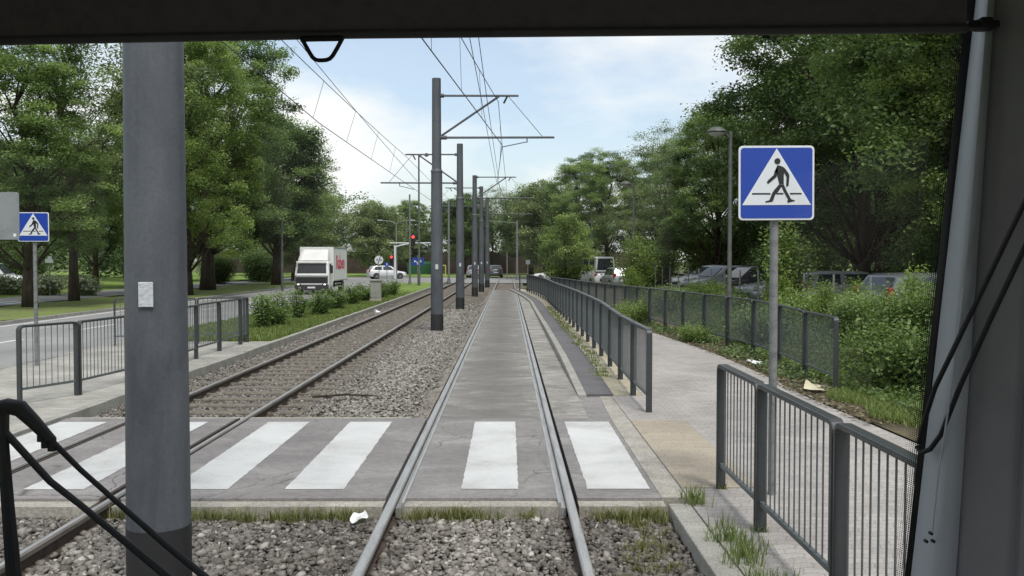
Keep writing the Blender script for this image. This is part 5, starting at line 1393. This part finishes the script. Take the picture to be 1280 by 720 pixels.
# right side vegetation
rs = [('sapling', 7.75, 17.5, .66, 'bright yellow green bush at the right edge beside the cab pillar', 'lf_young'), ('bush', 6.9, 15.6, .75, 'dark leafy bush behind the outer railing end', 'lf_shrub'), ('weedy', 6.0, 13.6, 1.0, 'low weedy bush right of the outer railing post', 'lf_shrub'),
      ('sapling', 8.0, 23.0, .52, 'yellow green bush between the wire fence posts', 'lf_young'), ('sapling', 8.3, 27.5, 1.15, 'tall leafy sapling just right of the large sign post', 'lf_light'), ('sapling', 7.9, 26.5, .55, 'bright sapling behind the large sign post', 'lf_young'),
      ('weedy', 5.7, 20.5, 1.0, 'weedy bush behind the outer railing near the sign', 'lf_mid'), ('bush', 7.7, 20.0, .62, 'round bush at the wire fence', 'lf_mid'), ('bush', 8.0, 12.6, .8, 'dark bush at the lower right by the pillar', 'lf_shrub'),
      ('sapling', 6.2, 44.5, 1.15, 'tall bright sapling around the second lamp post', 'lf_young'), ('sapling', 5.2, 38.5, .6, 'bright sapling growing at the outer railing middle', 'lf_young'), ('weedy', 2.9, 25.5, .55, 'weed growing against the inner railing', 'lf_young'),
      ('weedy', 3.7, 27.2, .75, 'weed on the path side of the outer railing', 'lf_light'), ('weedy', 4.35, 21.4, .45, 'small weed at the outer railing foot', 'lf_light'), ('weedy', 5.4, 32.5, 1.0, 'weedy bush behind the outer railing, middle', 'lf_mid'),
      ('bush', 13.5, 60, 2.1, 'large creeper covered bush behind the silver cars', 'lf_light'), ('bush', 17.5, 57, 2.3, 'large creeper covered bush behind the dark parked car', 'lf_mid'), ('bush', 10.5, 66, 1.6, 'bush right of the white van', 'lf_shrub'), ('bush', 15.3, 50, 1.5, 'bush at the back of the parking lot', 'lf_mid'),
      ('bush', 5.0, 76, 1.8, 'bush behind the young trees', 'lf_shrub'), ('weedy', 7.0, 36, .8, 'weeds at the wire fence beside the low light car', 'lf_mid'), ('weedy', 7.6, 31.0, .8, 'weeds at the wire fence by the dark car', 'lf_mid'), ('bush', 17.5, 38, 1.6, 'dark bush behind the dark estate', 'lf_dark'), ('bush', 16.5, 27, 1.7, 'dark bush behind the grey estate', 'lf_dark')]
rs += [('weedy', 8.15, 34.2, 1.0, 'leafy weeds hanging on the wire fence before the silver car', 'lf_light'), ('weedy', 8.2, 38.5, 1.05, 'leafy weeds on the wire fence before the dark car', 'lf_young'), ('sapling', 8.05, 21.2, .55, 'fresh bush by the wire fence post before the grey estate', 'lf_young'), ('weedy', 8.0, 25.0, 1.1, 'leafy weeds on the wire fence before the pale car', 'lf_light')]
for k, x, y, s, l, c in rs: shrub(k, x, y, s, l, 'wild bushes behind the right railings', M[c], z=.03)
for i, (x, y, s) in enumerate(((-27.5, 70, 1.5), (-24, 76, 1.3), (-35, 66, 1.6), (-22.5, 84, 1.5))):
    shrub('bush', x, y, s, ['dark bush under the tall left trees', 'dark bush left of the lamp post', 'dark bush behind the people carrier', 'dark bush behind the dark dense tree'][i], 'bushes in the left park', M['lf_dark'])
# ground cover, grass and weeds
n = 60000
xy = np.stack([rng.uniform(5.05, 9.4, n), 10.8 + 30 * rng.beta(1, 1.6, n)], 1)
hh = .12 + .38 * np.clip((xy[:, 0] - 5.3) / 1.4, 0, 1)
c = np.stack([xy[:, 0], xy[:, 1], .05 + hh * rng.random(n) ** .8], 1)
v, f = leaf_quads(c, .065, rng, .8)
tag(mesh_obj('ground_cover', np_mesh('ground_cover', v, f, M['lf_shrub'], np.repeat(rng.normal(.45, .17, n), 4))), 'dense leafy ground cover behind the outer railing', 'ground cover', kind='stuff')
n = 9000
xy = np.stack([4.62 + .95 * rng.random(n) + .0, 13.6 + 30 * rng.beta(1, 2, n)], 1)
xy[:, 0] = np.array([path_edge(y) for y in xy[:, 1]]) + .08 + rng.random(n) ** .7 * .9
cl = np.sin(xy[:, 1] * 2.1) + np.sin(xy[:, 1] * 5.3 + xy[:, 0] * 3) > -.1
xy = xy[cl]; n = len(xy)
c = np.stack([xy[:, 0], xy[:, 1], np.array([ramp_z(y) * .6 for y in xy[:, 1]]) + .03 + .14 * rng.random(n) ** 2], 1)
v, f = leaf_quads(c, .07, rng, .8)
tag(mesh_obj('ground_cover', np_mesh('ground_cover', v, f, M['lf_mid'], np.repeat(rng.normal(.4, .2, n), 4))), 'scattered weeds at the foot of the outer railing', 'ground cover', kind='stuff')
n = 5200
xy = np.stack([rng.uniform(4.6, 6.0, n), rng.uniform(11, 30, n)], 1)
xy[:, 0] = np.array([path_edge(y) for y in xy[:, 1]]) - .10 + rng.random(n) ** 1.3 * 1.0
c = np.stack([xy[:, 0], xy[:, 1], np.array([ramp_z(y) * .6 for y in xy[:, 1]]) + .035 + .02 * rng.random(n)], 1)
v, f = leaf_quads(c, .06, rng, 2.5)
M['deadleaf'] = leafmat('dead leaves', (.04, .03, .02, 1), (.13, .10, .06, 1), (.30, .25, .17, 1), .1)
tag(mesh_obj('dead_leaves', np_mesh('dead_leaves', v, f, M['deadleaf'], np.repeat(rng.normal(.5, .25, n), 4))), 'dead leaves along the path edge', 'leaves', kind='stuff')
n = 22000
xy = np.stack([rng.uniform(4.55, 6.4, n), rng.uniform(9.6, 13.6, n)], 1)
xy = xy[(xy[:, 0] - 4.6) * .9 + .12 * np.sin(xy[:, 1] * 4) > .15 * rng.random(len(xy))]
blades('grass_patch', np.column_stack([xy, np.full(len(xy), .03)]), .085, rng, 'bright grass patch between path and bushes', width=.004, curl=1.0)
n = 52000
xy = np.stack([rng.uniform(-9.25, -5.82, n), 22.65 + 40 * rng.beta(1, 2.6, n)], 1)
blades('grass_strip', np.column_stack([xy, np.full(len(xy), -.02)]), .10, rng, 'short green grass of the strip beside the left track', width=.009)
def tufts(name, label, spots, seed, h=.10, per=70, sp=.05, z=0.0, width=.0035, mat='grass'):
    r = np.random.default_rng(seed); pts = []
    for x, y, s in spots:
        k = int(per * s); pts.append(np.stack([x + r.normal(0, sp * s, k), y + r.normal(0, sp * .7 * s, k), np.full(k, z)], 1))
    pts = np.concatenate(pts); blades(name, pts, h, r, label, M[mat], width=width, curl=.9)
sp = [(x, 7.50 + rw.uniform(-.07, .03), rw.uniform(.6, 1.4)) for x in [-.8 + .06 * i for i in range(20)]]
sp += [(x, 7.48 + rw.uniform(-.1, .04), rw.uniform(.5, 1.5)) for x in [-1.2 - .07 * i for i in range(30)]]
sp += [(x, 7.46 + rw.uniform(-.14, .04), rw.uniform(.9, 2.0)) for x in [.72 + .05 * i for i in range(12)]]
sp += [(x, 7.2 + rw.uniform(-.3, .3), rw.uniform(.9, 2.0)) for x in [-5.5 + .08 * i for i in range(10)]]
sp = [(x, y, s * (.5 + .9 * max(0, nz(x * 2.2, y, 1.6, 1.3)))) for x, y, s in sp if nz(x * 2.2, y, 1.6, 1.3) + rw.gauss(0, .2) > -.12 or x < -4 or x > 1.05]
tufts('weed_tufts', 'grass tufts along the near edge of the crossing slab', sp, 4, .10, 78, .06, ZB + .02, mat='drygrass')
sp = [(1.12 + rw.uniform(-.2, .1), 7.0 + rw.uniform(-.5, .35), rw.uniform(.5, 1.2)) for i in range(12)] + [(.95 + rw.uniform(-.2, .2), 6.3 + rw.uniform(-.5, .4), rw.uniform(.4, 1.0)) for i in range(10)]
tufts('weed_tufts', 'sparse grass tufts in the ballast right of the rail', sp, 5, .06, 46, .07, ZB + .02, mat='drygrass')
sp = [(1.56 + rw.uniform(-.04, .10), 6.0 + rw.uniform(-.8, .9), rw.uniform(.7, 1.6)) for i in range(16)] + [(1.53, 7.6 + rw.uniform(-.2, .2), 1.0) for i in range(3)]
tufts('weed_tufts', 'grass growing out of the paving beside the low kerb', sp, 6, .13, 34, .05, .0)
sp = [(1.86 + rw.uniform(-.05, .05), y + rw.uniform(-.05, .1), rw.uniform(.3, .7)) for y in (8.0, 6.75, 6.7, 5.1)]
tufts('weed_tufts', 'tiny grass at the feet of the near railing', sp, 8, .06, 40, .05, .0)
sp = [(x, 11.85 + rw.uniform(-.03, .12), rw.uniform(.6, 1.6)) for x in [-3.1 + .06 * i for i in range(28)]]
tufts('weed_tufts', 'weeds along the far edge of the crossing slab', sp, 7, .07, 50, .06, ZB + .03, mat='drygrass')
sp = [(1.60 + rw.uniform(-.05, .08), y, rw.uniform(.5, 1.3)) for y in [15 + .45 * i for i in range(50)]]
tufts('weed_tufts', 'moss and weeds along the sandy strip beside the long railing', sp, 9, .05, 40, .07, .1, .006)

# ------------------------------------------------------------------ light, sky, camera
AZ, EL = math.radians(158), math.radians(60)
d = Vector((math.sin(AZ) * math.cos(EL), math.cos(AZ) * math.cos(EL), math.sin(EL)))
sun = bpy.data.lights.new('sun', 'SUN'); sun.energy = 2.7; sun.angle = math.radians(14); sun.color = (1.0, .95, .87)
so = bpy.data.objects.new('sun', sun); so.rotation_euler = d.to_track_quat('Z', 'Y').to_euler(); so.location = (10, -20, 40); COL.objects.link(so)
world = bpy.data.worlds.new('World'); scene.world = world; world.use_nodes = True
nt = world.node_tree; nt.nodes.clear()
out = nt.nodes.new('ShaderNodeOutputWorld')
sky = nt.nodes.new('ShaderNodeTexSky'); sky.sky_type = 'NISHITA'; sky.sun_disc = False; sky.sun_elevation = EL; sky.sun_rotation = AZ; sky.air_density = 1.0; sky.dust_density = 2.0
b1 = nt.nodes.new('ShaderNodeBackground'); b1.inputs['Strength'].default_value = .19; nt.links.new(sky.outputs[0], b1.inputs[0])
tc = nt.nodes.new('ShaderNodeTexCoord'); mp = nt.nodes.new('ShaderNodeMapping'); mp.inputs['Scale'].default_value = (1, 1, 2.4); mp.inputs['Location'].default_value = (.3, .1, .25)
nt.links.new(tc.outputs['Generated'], mp.inputs[0])
n1 = noise(nt, mp.outputs[0], 2.6, 7, .52, .2)
cf = ramp(nt, n1, [(.42, (.26, .26, .26)), (.58, (1, 1, 1))])
b2 = nt.nodes.new('ShaderNodeBackground'); b2.inputs['Strength'].default_value = 1.12
n2 = noise(nt, mp.outputs[0], 4.5, 6, .6)
cc = ramp(nt, n2, [(.3, (.84, .86, .89)), (.65, (1.0, .99, .97))]); nt.links.new(cc, b2.inputs[0])
mxs = nt.nodes.new('ShaderNodeMixShader'); nt.links.new(cf, mxs.inputs[0]); nt.links.new(b1.outputs[0], mxs.inputs[1]); nt.links.new(b2.outputs[0], mxs.inputs[2])
nt.links.new(mxs.outputs[0], out.inputs[0])
cam = bpy.data.cameras.new('camera'); cam.sensor_width = 36; cam.lens = 36 * F / 1280; cam.clip_start = .02; cam.clip_end = 2500
co = bpy.data.objects.new('camera', cam); COL.objects.link(co)
co.location = (0, 0, HC)
co.rotation_euler = (PI / 2 - math.atan((360 - CY) / F), 0, -math.atan((640 - CX) / F))
scene.camera = co
scene.view_settings.view_transform = 'Standard'; scene.view_settings.look = 'None'; scene.view_settings.exposure = 0; scene.view_settings.gamma = 1
scene.render.engine = 'CYCLES'
scene.cycles.max_bounces = 6; scene.cycles.diffuse_bounces = 3; scene.cycles.transmission_bounces = 3; scene.cycles.transparent_max_bounces = 8; scene.cycles.glossy_bounces = 2
scene.cycles.use_denoising = True
scene.cycles.caustics_reflective = False; scene.cycles.caustics_refractive = False
